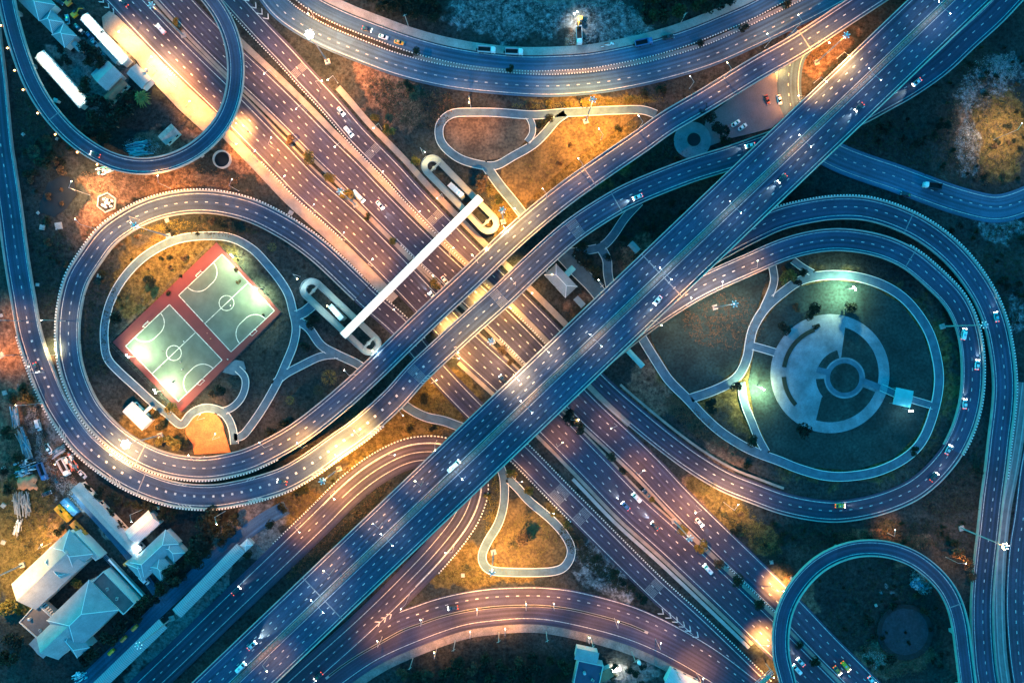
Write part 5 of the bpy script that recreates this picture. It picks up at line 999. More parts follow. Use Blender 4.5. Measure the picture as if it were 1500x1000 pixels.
# big houses at lower left
def wing(name, label, cat, parts_):
    k_ = (H - 6) / H; x, y, _ = W(parts_[0][0], parts_[0][1]); x *= k_; y *= k_; t = thing(name, label, cat, (x, y, 0))
    for (cx, cy, L_, w_, a, h, rise, rm, kd) in parts_:
        X_, Y_, l, w, r = rectpx(cx, cy, L_, w_, a); l *= k_; w *= k_; u, v = X_ * k_ - x, Y_ * k_ - y
        if kd == "hip": hip_part(t, u, v, l, w, r, h, rise, rm)
        elif kd == "gable":
            ca, sa = math.cos(r), math.sin(r); L2, W2 = l / 2, w / 2
            def q(a_, b_, z): return (u + a_ * ca - b_ * sa, v + a_ * sa + b_ * ca, z)
            m = M(); m.add([q(-L2, -W2, h), q(L2, -W2, h), q(L2, 0, h + rise), q(-L2, 0, h + rise), q(-L2, W2, h), q(L2, W2, h)], [(0, 1, 2, 3), (3, 2, 5, 4), (1, 5, 2), (4, 0, 3), (4, 5, 1, 0)])
            n = int(l / 1.3)
            for k in range(1, n):
                uu = -L2 + k * l / n
                for sd in (-1, 1): m.add([q(uu - .04, sd * W2, h + .02), q(uu + .04, sd * W2, h + .02), q(uu + .04, 0, h + rise + .04), q(uu - .04, 0, h + rise + .04)], [(0, 1, 2, 3) if sd < 0 else (3, 2, 1, 0)])
            m.build("roof", rm, t); m = M(); m.box((u, v, -.2), (l - .8, w - .8, h + .18), r); m.build("wall", WALLM, t)
        else:
            m = M(); m.box((u, v, -.2), (l, w, h + .2), r); m.build("wall", WALLM, t)
            m = M(); m.box((u, v, h), (l - .7, w - .7, .06), r); m.build("roof", rm, t); m = M(); ca, sa = math.cos(r), math.sin(r)
            for (a_, b_, s1, s2) in ((0, w / 2 - .15, l, .3), (0, -w / 2 + .15, l, .3), (l / 2 - .15, 0, .3, w - .6), (-l / 2 + .15, 0, .3, w - .6)): m.box((u + a_ * ca - b_ * sa, v + a_ * sa + b_ * ca, h), (s1, s2, .6), r)
            m.build("parapet", ROOF_W, t)
    return t
hA = wing("big_house", "upper of the two big hipped roof houses, its left slope glowing cream", "house", [(72, 839, 100, 52, 43.5, 6.5, 4.2, ROOF_P, "gable"), (106, 806, 50, 38, -46, 6.3, 4.0, ROOF_G, "hip"), (124, 800, 52, 8, -45.5, 5.2, .6, ROOF_W, "flat"), (84, 829, 40, 14, -46, 6.2, 3.6, ROOF_P, "hip")])
hB = wing("big_house", "lower of the two big hipped roof houses with a wide teal slope", "house", [(122, 900, 86, 62, 44, 6.5, 5.0, ROOF_G, "hip"), (92, 928, 60, 46, 44, 6.4, 4.6, ROOF_P, "gable"), (110, 940, 40, 24, -50, 6.2, 3.6, ROOF_G, "hip"), (166, 868, 66, 24, -45.5, 5.6, .5, ROOF_D, "flat")])
hC = wing("annex", "flat dark roofed annex with a white edge between the big houses", "annex", [(54, 911, 40, 38, -42, 5.0, .2, ROOF_D, "flat")])
hD = wing("annex", "small stepped teal roof annex at the foot of the lower big house", "annex", [(62, 948, 34, 22, 45, 3.6, .5, ROOF_G, "gable"), (50, 944, 16, 24, -45, 3.4, .4, ROOF_G, "gable")])
# things standing on roofs and in the yards
rs0 = random.Random(21)
for k, (px, py, h_, kd, lb) in enumerate(((45, 905, 5.1, "tank", "on the flat dark annex roof, upper one"), (60, 922, 5.1, "box", "on the flat dark annex roof, lower one"), (158, 862, 5.7, "box", "on the long flat roof beside the lower big house, upper one"), (172, 876, 5.7, "box", "on the long flat roof beside the lower big house, lower one"), (150, 48, 4.4, "box", "by the long bright white roof"), (216, 104, 4.2, "tank", "on the pinkish grey workshop roof"), (868, 995, 4.6, "box", "on the dark blue roof at the bottom edge"), (856, 984, 4.6, "tank", "on the dark blue roof beside the turquoise one"))):
    x, y, z = W(px, py, h_); t = thing("water_tank" if kd == "tank" else "air_conditioner", ("round steel water tank " if kd == "tank" else "grey air conditioner box ") + lb, "water tank" if kd == "tank" else "air conditioner", (x, y, h_), rs0.random() * 3)
    m = M()
    if kd == "tank": m.tube((0, 0, 0), (0, 0, 1.3), .65, .65, 14); m.ball((0, 0, 1.3), .62, 10, sz=.4); m.build("tank_body", STEEL, t)
    else:
        m.box((0, 0, 0), (1.3, .9, .8)); m.build("casing", CONC, t); m = M(); m.tube((0, 0, .8), (0, 0, .86), .34, .34, 12); m.build("fan_grille", STEEL_D, t)
# glazed canopy of slats between the big houses
x, y, _ = W(76, 890); gc = thing("slatted_canopy", "slatted glass canopy between the two big houses", "canopy", (x, y, 0), math.radians(-50))
m = M(); m.box((0, 0, 4.3), (9, 5.5, .08)); m.build("glazing", GLASS, gc)
for k in range(8): m = M(); m.box((-4.1 + k * 1.17, 0, 4.4), (.5, 6, .14)); m.build("slat", ROOF_W, gc)
for sx in (-4.2, 4.2):
    for sy in (-2.6, 2.6): m = M(); m.box((sx, sy, -.1), (.2, .2, 4.4)); m.build("post", STEEL, gc)
CANOPY = mat("canopy_sheet", (0.36, 0.40, 0.38), .7, .08, .3, fine=.2, fscale=4, stripes=0.35)
shed("canopy", "long pale walkway canopy between the service road and the highway, upper one", 306, 850, 135, 17.5, 45.5, 3.6, .6, CANOPY, "gable", walls=False, cat="canopy")
shed("canopy", "long pale walkway canopy running off the bottom edge", 185, 965, 150, 18, 44, 3.6, .6, CANOPY, "gable", walls=False, cat="canopy")
shed("kiosk", "small square hipped kiosk at the upper end of the long canopy", 361, 798, 15, 13, 43, 3.2, .9, ROOF_W, "hip", cat="kiosk")
shed("house", "hip-roofed teal pavilion between the two flyovers on the right", 821.5, 411, 46, 24, -47, 4.6, 2.2, ROOF_G, "hip", cat="house")
shed("porch", "small square teal porch beside the hip-roofed pavilion", 835, 397, 16, 9, 45, 3.2, .3, TEALP, "gable", walls=False, cat="porch")
shed("shelter", "small pale shelter roof on brown earth, upper of two beside the expressway", 929, 362, 17, 10, -47, 3, .4, ROOF_G, "gable", walls=False, cat="shelter")
shed("shelter", "small pale shelter roof on brown earth, lower of two beside the expressway", 849, 442, 17, 9, -47, 3, .4, ROOF_G, "gable", walls=False, cat="shelter")
shed("shelter", "narrow bright teal shelter sticking out from under the expressway", 931, 525, 32, 8, -47, 3.2, .3, TEALP, "gable", walls=False, cat="shelter")
shed("pavilion", "square turquoise roofed pavilion on the path of the round park", 1323, 582, 26, 25, -12, 3.4, .5, TEALP, "gable", walls=False, cat="pavilion")
sh = wing("building", "building with a turquoise front roof cut by the bottom edge", "building", [(860, 962, 34, 17, -12, 5, .3, ROOF_G, "gable"), (862, 992, 38, 40, -12, 4.4, .3, mat("dark_blue_roof", (.03, .05, .09), .6, .2, .4), "flat"), (886, 992, 14, 26, -65, 4.0, .8, ROOF_O, "gable")])
shed("shed", "pale white roof cut by the bottom edge right of the dark blue roof", 1000, 1000, 48, 24, -26, 4, .5, ROOF_W)
x, y, _ = W(895, 977); lc = thing("lit_canopy", "glowing yellow-white lit canopy beside the dark blue roof", "canopy", (x, y, 0), math.radians(14))
for k in range(6): m = M(); m.ball((-3.2 + k * 1.28, 0, 3.1), .75, 8, sz=.5); m.build("lamp_globe", E_WHITE, lc)
for sx in (-3.4, 3.4): m = M(); m.box((sx, 0, -.1), (.15, .15, 3.1)); m.build("post", STEEL, lc)
x, y, _ = W(935, 967); st = thing("statue", "small white figure statue on a plinth by the bottom pavement", "statue", (x, y, 0))
m = M(); m.tube((0, 0, 0), (0, 0, 1), .8, .7, 10); m.build("plinth", CONC, st); m = M(); m.ball((0, 0, 1.8), .9, 10, sz=1.1); m.ball((.2, -.2, 3.0), .42, 8); m.tube((.3, -.3, 1.4), (1.2, -1.3, 1.0), .35, .2, 8); m.build("figure", WHITE, st, smooth=True)

# ------------------------------------------------------------------ footbridge and its spiral ramps
fb = thing("footbridge", "straight white covered footbridge across all the carriageways", "footbridge", (*W(602, 391)[:2], 0))
a_, b_ = W(502, 492, 7.6), W(704, 289, 7.6); a_, b_ = Vector(a_), Vector(b_); dd = (b_ - a_); LL = dd.length; an = math.atan2(dd.y, dd.x); o0 = Vector((*W(602, 391)[:2], 0)); mid = (a_ + b_) / 2 - o0
m = M(); m.box((mid.x, mid.y, 5.6), (LL, 3.0, .5), an); m.build("deck", CONC, fb)
m = M()
ca, sa = math.cos(an), math.sin(an)
def fq(u, v, z): return (mid.x + u * ca - v * sa, mid.y + u * sa + v * ca, z)
L2 = LL / 2; m.add([fq(-L2, -1.75, 7.7), fq(L2, -1.75, 7.7), fq(L2, 0, 8.15), fq(-L2, 0, 8.15), fq(-L2, 1.75, 7.7), fq(L2, 1.75, 7.7), fq(-L2, -1.75, 7.6), fq(L2, -1.75, 7.6), fq(L2, 1.75, 7.6), fq(-L2, 1.75, 7.6)], [(0, 1, 2, 3), (3, 2, 5, 4), (6, 7, 1, 0), (8, 9, 4, 5), (9, 8, 7, 6), (7, 8, 5, 2, 1), (9, 6, 0, 3, 4)])
m.build("roof", sheetroof("translucent_white_roof", (.88, .88, .84), .7), fb)
TUBE = mat("added_tube_glow", (1, 1, .9), emit=15, ecol=(1, .96, .84)); m = M()  # tubes added under the footbridge roof to whiten it from inside
for sd in (-.8, .8): m.box(fq(0, sd, 7.25), (LL - 1, .16, .1), an)
m.build("added_tube_light", TUBE, fb); m = M()
for k in range(1, 26):
    u = -L2 + k * LL / 26; m.add([fq(u - .09, -1.76, 7.72), fq(u + .09, -1.76, 7.72), fq(u + .09, 0, 8.18), fq(u - .09, 0, 8.18), fq(u - .09, 1.76, 7.72), fq(u + .09, 1.76, 7.72)], [(0, 1, 2, 3), (3, 2, 5, 4)])
m.build("roof_seams", CONC, fb)
for sd in (-1.4, 1.4): m = M(); m.box(fq(0, sd, 6.1), (LL, .08, 1.1), an); m.build("railing", STEEL, fb)
for k in range(6):
    u = -L2 + 6 + k * (LL - 12) / 5
    if k in (0, 2, 3, 5) or 1:
        m = M(); m.tube(fq(u, 0, 0), fq(u, 0, 5.6), .35, n=10); m.build("column", CONC, fb)
RAMPC = mat("ramp_concrete_pale", (.27, .30, .26), .8, .15, .3, fine=.12); 
def spiral(c0, c1, label, z_hi=5.8):
    # stadium-shaped ramp round two end points (pixels), climbing to the deck
    t = thing("spiral_ramp", label, "footbridge ramp", (*W((c0[0] + c1[0]) / 2, (c0[1] + c1[1]) / 2)[:2], 0)); o = Vector(t.location)
    A = Vector((*W(*c0, 5)[:2], 0)); B = Vector((*W(*c1, 5)[:2], 0)); U = (B - A).normalized(); V = Vector((-U.y, U.x, 0)); R = 3.55
    ctr = []
    for k in range(17): th = math.pi / 2 + math.pi * k / 16; ctr.append(A + U * (R * math.cos(th)) + V * (R * math.sin(th)))
    n = 14
    for k in range(1, n): ctr.append((A - V * R).lerp(B - V * R, k / n))
    for k in range(17): th = -math.pi / 2 + math.pi * k / 16; ctr.append(B + U * (R * math.cos(th)) + V * (R * math.sin(th)))
    for k in range(1, n): ctr.append((B + V * R).lerp(A + V * R, k / n))
    N_ = len(ctr); cum = [i / N_ for i in range(N_)]
    zz = [4.2 + 1.4 * math.sin(2 * math.pi * i / N_) for i in range(N_)]
    def sw(prof, name, mt, parent=t):
        m = M(); k = len(prof); vs = []
        for i in range(N_):
            p0, p1 = ctr[i - 1], ctr[(i + 1) % N_]; d = (p1 - p0).normalized(); nn = Vector((-d.y, d.x, 0))
            for a, b in prof: q = ctr[i] + nn * a - o; vs.append((q.x, q.y, zz[i] + b))
        fs = [(i * k + j, i * k + (j + 1) % k, ((i + 1) % N_) * k + (j + 1) % k, ((i + 1) % N_) * k + j) for i in range(N_) for j in range(k)]
        m.add(vs, fs); return m.build(name, mt, parent)
    sw([(-1.35, -.3), (1.35, -.3), (1.35, 0), (-1.35, 0)], "ramp_deck", RAMPC)
    for s_ in (-1.35, 1.25): sw([(s_, 0), (s_ + .1, 0), (s_ + .1, 1.0), (s_, 1.0)], "railing", CONC)
    for i in range(0, N_, 5): p = ctr[i] - o; m = M(); m.tube((p.x, p.y, 0), (p.x, p.y, zz[i] - .3), .25, n=8); m.build("column", CONC, t)
    # central stairs
    ln = (B - A).length; m = M(); a0_ = A.lerp(B, .30) - o
    for k in range(20): p = a0_ + U * (k * .42); m.box((p.x, p.y, 0), (.44, 1.9, .4 + k * .25), math.atan2(U.y, U.x))
    m.build("stairs", RAMPC, t)
    for k in range(5): p = a0_ + U * (k * 1.75 + .4); m = M(); m.box((p.x, p.y, 3.0 + k * .95), (1.5, 2.3, .1), math.atan2(U.y, U.x)); m.build("stair_roof", WHITE, t)
    p = A.lerp(B, .02) - o; m = M(); m.tube((p.x - V.x * R, p.y - V.y * R, 4.4), (p.x + V.x * R, p.y + V.y * R, 4.4), .5, n=6); m.ball((p.x, p.y, 4.4), .9, 8, sz=.4); m.build("landing", RAMPC, t)
    p = A.lerp(B, .98) - o; m = M(); m.tube((p.x - V.x * R, p.y - V.y * R, 4.4), (p.x + V.x * R, p.y + V.y * R, 4.4), .5, n=6); m.ball((p.x, p.y, 4.4), .9, 8, sz=.4); m.build("landing", RAMPC, t)
spiral((457, 424), (541, 504), "teal-grey stadium-shaped ramp at the lower left end of the footbridge")
spiral((634, 244), (715, 326), "brightly lit stadium-shaped ramp at the upper right end of the footbridge")
# sign gantry
x, y, _ = W(1106, 986); gt = thing("sign_gantry", "lattice sign gantry across the road near the bottom right", "gantry", (x, y, 0), math.radians(42)); m = M()
for v_ in (-.7, .7):
    for z_ in (6.2, 7.6): m.tube((-6.5, v_, z_), (6.5, v_, z_), .12, n=6)
for k in range(13): u = -6.5 + k; m.tube((u, -.7, 7.6), (u + 1 if k < 12 else u, .7, 7.6), .08, n=5); m.tube((u, .7, 7.6), (u, -.7, 7.6), .06, n=5)
m.build("truss", STEEL, gt)
for u in (-6.5, 6.5): m = M(); m.tube((u, 0, 0), (u, 0, 7.6), .22, n=8); m.build("post", STEEL, gt)
m = M(); m.box((2, -.9, 5.4), (5, .12, 2.6)); m.build("sign_panel", mat("sign_back", (.10, .22, .16), .5, .1, 1), gt)
# round tanks
def ringt(name, label, cx, cy, r, h, fill):
    x, y, _ = W(cx, cy); t = thing(name, label, "tank", (x, y, 0)); m = M(); n = 28 if name != "hexagonal_basin" else 6; vs = []
    for z_, rr in ((-.2, r), (h, r), (h, r - .6), (-.1, r - .6)):
        for i in range(n): a = 2 * math.pi * i / n + .4; vs.append((rr * math.cos(a), rr * math.sin(a), z_))
    m.add(vs, [(j * n + i, j * n + (i + 1) % n, (j + 1) * n + (i + 1) % n, (j + 1) * n + i) for j in range(3) for i in range(n)]); m.build("rim", CONC, t)
    m = M(); m.prism([((r - .55) * math.cos(2 * math.pi * i / n + .4), (r - .55) * math.sin(2 * math.pi * i / n + .4)) for i in range(n)], -.15, .1); m.build("water", POND, t)
    if fill:
        rs = random.Random(3); m = M()
        for k in range(26): a, d = rs.random() * 6.28, r * .55 * rs.random(); m.ball((d * math.cos(a) + .6, d * math.sin(a), .5 + rs.random()), rs.uniform(.25, .6), 6)
        m.build("rubble_pile", WHITE, t)
ringt("round_tank", "dark round open tank with a concrete rim below the top left loop", 326, 234, 4.0, 1.1, False)
ringt("hexagonal_basin", "six-sided basin heaped with white rubble on the bare orange ground", 157, 297, 4.6, .7, True)
x, y, _ = W(1016, 205); fo = thing("fountain", "dark round fountain basin in the middle of the forecourt", "fountain", (x, y, 0)); m = M(); m.tube((0, 0, 0), (0, 0, .5), 3.3, 3.3, 28); m.build("basin", CONC_D, fo); m = M(); m.tube((0, 0, .5), (0, 0, .56), 2.9, 2.9, 28); m.build("water", POND, fo)
x, y, _ = W(769, 788)
# footpads / concrete blocks scattered (utility covers)
for k, (px, py, d_) in enumerate(((678, 842, "on the ochre lawn above the bottom curve"), (7, 575, "on the left verge, upper one"), (6, 686, "on the left verge, middle one"), (5, 740, "on the left verge, lower one"), (5, 794, "by the ochre ground at the left edge"), (55, 417, "right of the outer left road"), (2, 462, "at the left edge beside the outer road"), (2, 520, "at the left edge below the chequered kerb"), (34, 197, "on rough ground under the top left ramp"), (84, 204, "near the top left loop curb"), (62, 333, "by the pond"), (86, 331, "right of the pond, whiter and larger"), (245, 323, "on the inner kerb of the left loop road"), (56, 312, "left of the pond"), (426, 312, "on the verge beside the left loop road"), (145, 404, "on the verge inside the left loop"), (1130, 823, "in the dark field left of the lower right ramp"), (1283, 886, "in the middle of the dark field"))):
    x, y, _ = W(px, py); s_ = [1.6, 1.9, 1.9, 1.9, 1.8, 1.4, 1.4, 2.4, 1.3, 1.3, 2.2, 3.0, 1.8, 1.2, 2.0, 1.5, 1.6, 1.1][k]
    t = thing("inspection_chamber", "pale square inspection chamber cover " + d_, "manhole cover", (x, y, 0), .3 * k, group="pale square chamber covers"); m = M(); m.box((0, 0, -.2), (s_, s_, .5)); m.build("kerb", CONC, t); m = M(); m.box((0, 0, .3), (s_ * .7, s_ * .7, .06)); m.build("lid", CONC, t)

# ------------------------------------------------------------------ scrap yard heaps on the left
rs = random.Random(11)
def heap(name, label, cx, cy, L_, w_, a, n, mats_, long_=(3, 8), h=1.2, cat="scrap heap"):
    x, y, l, w, r = rectpx(cx, cy, L_, w_, a); t = thing(name, label, cat, (x, y, 0), r)
    for q in range(len(mats_)):
        m = M()
        for k in range(n // len(mats_)):
            ln = rs.uniform(*long_); u = rs.uniform(-l / 2 + ln / 2, l / 2 - ln / 2) if l > ln else 0; v = rs.uniform(-w / 2, w / 2); z_ = rs.uniform(0, h)
            if rs.random() < .75: m.box((u, v, z_), (ln, rs.uniform(.15, .4), rs.uniform(.15, .3)), rs.gauss(0, .09))
            else: m.box((u, v, z_), (rs.uniform(.5, 1.4), rs.uniform(.4, 1.2), rs.uniform(.2, .5)), rs.random() * 3)
        m.build("stacked_pieces", mats_[q], t)
BLUEM = mat("blue_sheet", (.05, .17, .24), .5, .3, 1); GREYM = mat("grey_timber", (.30, .28, .26), .8, .3, 1); REDM = mat("faded_red", (.38, .10, .07), .6, .3, 1)
heap("girder_stack", "long stack of teal lattice girders at the left of the yard, upper one", 24, 610, 34, 9, -82, 40, [BLUEM, STEEL, GREYM]); heap("girder_stack", "long stack of teal lattice girders at the left of the yard, lower one", 37, 648, 48, 12, -68, 60, [BLUEM, STEEL, GREYM])
heap("scrap_heap", "jumbled teal scrap heap beside the orange tarpaulin", 38, 684, 34, 22, 20, 60, [BLUEM, STEEL, WHITE], (1, 4)); heap("timber_stack", "fanned stack of grey timbers at the left edge", 33, 738, 40, 22, -86, 60, [GREYM, PAVE], (5, 10)); heap("scrap_heap", "bundle of rods leaning by the chequered kerb", 87, 661, 28, 9, 35, 30, [STEEL, BLUEM], (3, 7))
heap("scrap_heap", "teal and red machine parts under the loop edge", 105, 676, 32, 13, -58, 46, [BLUEM, WHITE, REDM], (1, 4)); heap("scrap_heap", "loose planks below the timber stack", 28, 772, 30, 8, 78, 24, [GREYM, WHITE], (2, 5)); heap("scrap_heap", "fanned blue and teal sheets inside the top left loop", 205, 219, 40, 20, 10, 60, [BLUEM, TEALP, STEEL], (2, 7))
heap("rubbish_heap", "scattered bluish rubbish in the dark field at the lower right", 1345, 858, 26, 14, -45, 60, [STEEL, BLUEM], (.3, 1.0), .4); heap("rubbish_heap", "pale debris heap beside the tail end of the loop ramp", 155, 250, 26, 12, 20, 40, [WHITE, TEALP], (.8, 3), .8); heap("rubbish_heap", "small white heap on the lot by the bottom houses", 118, 990, 24, 14, 30, 46, [WHITE, TEALP], (.6, 2.4), .8, "heap")
heap("rubbish_heap", "red crates and dust sheets on the top pavement", 890, 66, 22, 8, 10, 20, [REDM, WHITE], (.5, 1.6), .5, "heap"); heap("scrap_heap", "blue bars lying under the courtyard trees", 154, 77, 12, 8, -40, 20, [BLUEM, TEALP], (1, 3), .4)
x, y, _ = W(40, 706); tp = M(); 
for k in range(9):
    for j in range(7): pass
tpn = 10; vs = []; fs = []
for j in range(tpn + 1):
    for i in range(tpn + 1):
        u, v = (i / tpn - .5), (j / tpn - .5); d = max(abs(u), abs(v)) * 2; vs.append((x + u * 8.5 + .4 * math.sin(j), y + v * 6.5 + .4 * math.sin(i * 1.7), .1 + 1.6 * (1 - d ** 2) + .2 * math.sin(i * 2.1 + j)))
for j in range(tpn):
    for i in range(tpn): fs.append((j * (tpn + 1) + i, j * (tpn + 1) + i + 1, (j + 1) * (tpn + 1) + i + 1, (j + 1) * (tpn + 1) + i))
tp.add(vs, fs); tag(tp.build("tarpaulin", mat("orange_tarpaulin", (.55, .22, .10), .7, .25, .6), smooth=True), "rumpled orange tarpaulin over a heap in the scrap yard", "tarpaulin")
# blue tarpaulin / container
x, y, _ = W(106, 741); t = thing("container", "blue shipping container lying beside the upper yellow crane", "container", (x, y, 0), math.radians(-46)); m = M(); m.box((0, 0, .1), (8.5, 2.6, 2.4)); m.build("box", mat("container_blue", (.03, .14, .24), .5, .15, 1), t); m = M()
for k in range(12): m.box((-3.9 + k * .7, 0, 2.5), (.12, 2.5, .05))
m.build("roof_ribs", BLUEM, t)
fn = thing("picket_fence", "row of blue pickets along the lane by the big houses", "fence", (*W(152, 810)[:2], 0), math.radians(-48)); m = M()
for k in range(22): m.box((-6.5 + k * .62, 0, 0), (.2, 1.6, 1.2))
m.build("picket", BLUEM, fn); m = M(); m.box((0, .85, .8), (14, .1, .15)); m.build("rail", STEEL, fn)
wl = thing("boundary_wall", "pale boundary wall between the lane and the big houses", "wall", (*W(190, 846)[:2], 0), math.radians(-47)); m = M(); m.box((0, 0, 0), (24, .5, 1.8)); m.build("wall", CONC, wl); m = M(); m.box((0, 0, 1.8), (24, .8, .12)); m.build("coping", WHITE, wl)
# drainage channel walls between carriageways lower right
for k in range(14):
    d = pC1.near(880 + k * 16, 712 + k * 15); pass

# ------------------------------------------------------------------ vehicles
def paintm(n, c): return mat("car_paint_" + n, c, .35, .05, 1, spec=.5)
CP = {"white": paintm("white", (.78, .78, .76)), "dark": paintm("dark", (.035, .04, .05)), "red": paintm("red", (.42, .05, .03)), "yellow": paintm("yellow", (.95, .36, .02)), "silver": paintm("silver", (.45, .47, .5)), "blue": paintm("blue", (.05, .14, .30)), "orange": paintm("orange", (.7, .25, .04)), "teal": paintm("teal", (.12, .45, .5)), "green": paintm("green", (.15, .5, .35))}
TYRE = mat("tyre_rubber", (.02, .02, .02), .9, .1, 3); CGL = mat("car_glass", (.015, .02, .025), .08, .1, 1, spec=.8); UNLIT = mat("lens", (.5, .5, .5), .2, .1, 1); E_HEAD = mat("lit_headlamp", (1, 1, .9), emit=5, ecol=(1, .97, .85))
def loft(m, secs, mi=0):
    # secs: (x, half width, z bottom, z top) with rounded shoulders
    k = 8; vs = []
    for x, w, zb, zt in secs: vs += [(x, -w, zb), (x, w, zb), (x, w, zb + (zt - zb) * .6), (x, w * .93, zb + (zt - zb) * .88), (x, w * .72, zt), (x, -w * .72, zt), (x, -w * .93, zb + (zt - zb) * .88), (x, -w, zb + (zt - zb) * .6)]
    fs = [(i * k + j, i * k + (j + 1) % k, (i + 1) * k + (j + 1) % k, (i + 1) * k + j) for i in range(len(secs) - 1) for j in range(k)]
    fs = [f[::-1] for f in fs] + [tuple(range(k)), tuple((len(secs) - 1) * k + j for j in range(k - 1, -1, -1))]
    m.add(vs, fs, mi)
def wheels(t, xs_, w, r=.33):
    for x_ in xs_:
        for sd in (-1, 1): m = M(); m.tube((x_, sd * (w - .12), r), (x_, sd * (w + .08), r), r, n=12); m.build("wheel", TYRE, t)
def lamps(t, xf, xr, w, z, on):
    for sd in (-1, 1):
        m = M(); m.box((xf, sd * w * .72, z - .1), (.28, .42, .24)); m.build("headlight", E_HEAD if on else UNLIT, t)
        m = M(); m.box((xr, sd * w * .74, z - .05), (.24, .40, .26)); m.build("tail_light", E_RED if on else REDM, t)
PRV = {}
def vehicle(kind, col, on):
    key = (kind, col, on)
    if key in PRV: return PRV[key]
    t = bpy.data.objects.new({"car": "car", "van": "van", "pickup": "pickup", "truck": "dump_truck", "bus": "minibus", "taxi": "taxi", "cart": "handcart"}[kind], None); COL.objects.link(t); P = CP[col]
    if kind in ("car", "taxi"):
        m = M(); loft(m, [(-2.2, .62, .45, .75), (-2.1, .78, .3, .88), (-1.5, .86, .25, .95), (0, .88, .22, .92), (1.3, .86, .25, .9), (1.95, .78, .3, .78), (2.2, .55, .4, .62)]); m.build("body", P, t, smooth=True)
        m = M(); loft(m, [(-1.75, .62, .85, .93), (-1.0, .70, .88, 1.38), (.25, .70, .88, 1.40), (1.1, .68, .85, .92)]); m.build("windows", CGL, t)
        m = M(); m.add([(-.95, -.56, 1.41), (.2, -.56, 1.43), (.2, .56, 1.43), (-.95, .56, 1.41), (-1.0, -.6, 1.36), (.25, -.6, 1.36), (.25, .6, 1.36), (-1.0, .6, 1.36)], [(0, 1, 2, 3), (4, 5, 1, 0), (5, 6, 2, 1), (6, 7, 3, 2), (7, 4, 0, 3)]); m.build("roof", P, t)
        wheels(t, (-1.35, 1.35), .82); lamps(t, 2.08, -2.12, .8, .72, on)
        if kind == "taxi": m = M(); m.box((-.3, 0, 1.43), (.2, .6, .16)); m.build("roof_sign", WHITE, t)
    elif kind in ("van", "bus"):
        L_ = 2.45 if kind == "van" else 3.2
        m = M(); loft(m, [(-L_, .8, .35, 1.8), (-L_ + .2, .9, .3, 1.95), (0, .92, .28, 2.0), (L_ - 1.3, .92, .28, 1.98), (L_ - .6, .9, .3, 1.25), (L_, .75, .35, .95)]); m.build("body", P, t, smooth=True)
        m = M(); m.add([(L_ - 1.22, -.72, 1.97), (L_ - .66, -.78, 1.32), (L_ - .66, .78, 1.32), (L_ - 1.22, .72, 1.97)], [(0, 1, 2, 3)])
        for sd in (-1, 1): m.box((-.4, sd * .93, 1.25), (L_ * 1.3, .03, .45))
        m.build("windows", CGL, t); wheels(t, (-L_ * .6, L_ * .6), .86, .36); lamps(t, L_ - .08, -L_, .85, .85, on)
        m = M(); m.box((-.5, 0, 2.0), (.8, .9, .1)); m.build("roof_vent", STEEL, t)
    elif kind == "pickup":
        m = M(); loft(m, [(-2.5, .85, .4, .95), (-.6, .88, .35, .98), (1.4, .88, .3, .98), (2.2, .82, .35, .85), (2.5, .6, .45, .7)]); m.build("body", P, t, smooth=True)
        m = M(); m.box((-1.55, 0, .99), (1.75, 1.3, .05)); m.build("load_bed", TYRE, t); m = M(); loft(m, [(-.65, .72, .9, 1.4), (-.4, .74, .9, 1.55), (.7, .74, .9, 1.55), (1.4, .7, .9, 1.0)]); m.build("windows", CGL, t)
        m = M(); m.box((.15, 0, 1.53), (1.05, 1.15, .06)); m.build("roof", P, t); wheels(t, (-1.5, 1.6), .84, .37); lamps(t, 2.4, -2.48, .82, .8, on)
    elif kind == "truck":
        m = M(); m.box((-1.2, 0, .7), (7.4, .9, .35)); m.build("chassis", TYRE, t)
        m = M(); m.box((-1.3, 0, 1.05), (5.6, 2.4, .2)); m.build("bed_floor", TYRE, t)
        for (cx_, cy_, sx_, sy_) in ((-1.3, 1.2, 5.6, .14), (-1.3, -1.2, 5.6, .14), (-4.1, 0, .14, 2.4), (1.5, 0, .2, 2.4)): m = M(); m.box((cx_, cy_, 1.25), (sx_, sy_, 1.2)); m.build("bed_side", P if col != "white" else CP["silver"], t)
        m = M(); loft(m, [(1.75, 1.15, .6, 2.6), (2.0, 1.2, .55, 2.7), (3.2, 1.18, .55, 2.65), (3.6, 1.1, .6, 1.9)]); m.build("cab", CP["white"] if col != "blue" else P, t); m = M(); m.add([(3.26, -1.0, 2.5), (3.62, -1.0, 1.75), (3.62, 1.0, 1.75), (3.26, 1.0, 2.5)], [(0, 1, 2, 3)]); m.build("windscreen", CGL, t)
        wheels(t, (-3.2, -2.0, 2.6), 1.15, .5); lamps(t, 3.62, -4.15, 1.1, .95, on)
    elif kind == "cart":
        m = M(); m.box((0, 0, .55), (2.6, 1.3, .5)); m.build("tray", P, t); m = M(); m.add([(-1.5, -.8, 1.9), (1.5, -.8, 1.9), (1.5, 0, 2.2), (-1.5, 0, 2.2), (1.5, .8, 1.9), (-1.5, .8, 1.9)], [(0, 1, 2, 3), (3, 2, 4, 5)]); m.build("canopy", P, t)
        m = M()
        for sx in (-1.2, 1.2):
            for sy in (-.6, .6): m.tube((sx, sy, .5), (sx, sy, 1.95), .04, n=5)
        m.build("pole", STEEL, t); wheels(t, (-.8, .8), .6, .3)
    PRV[key] = t; return t
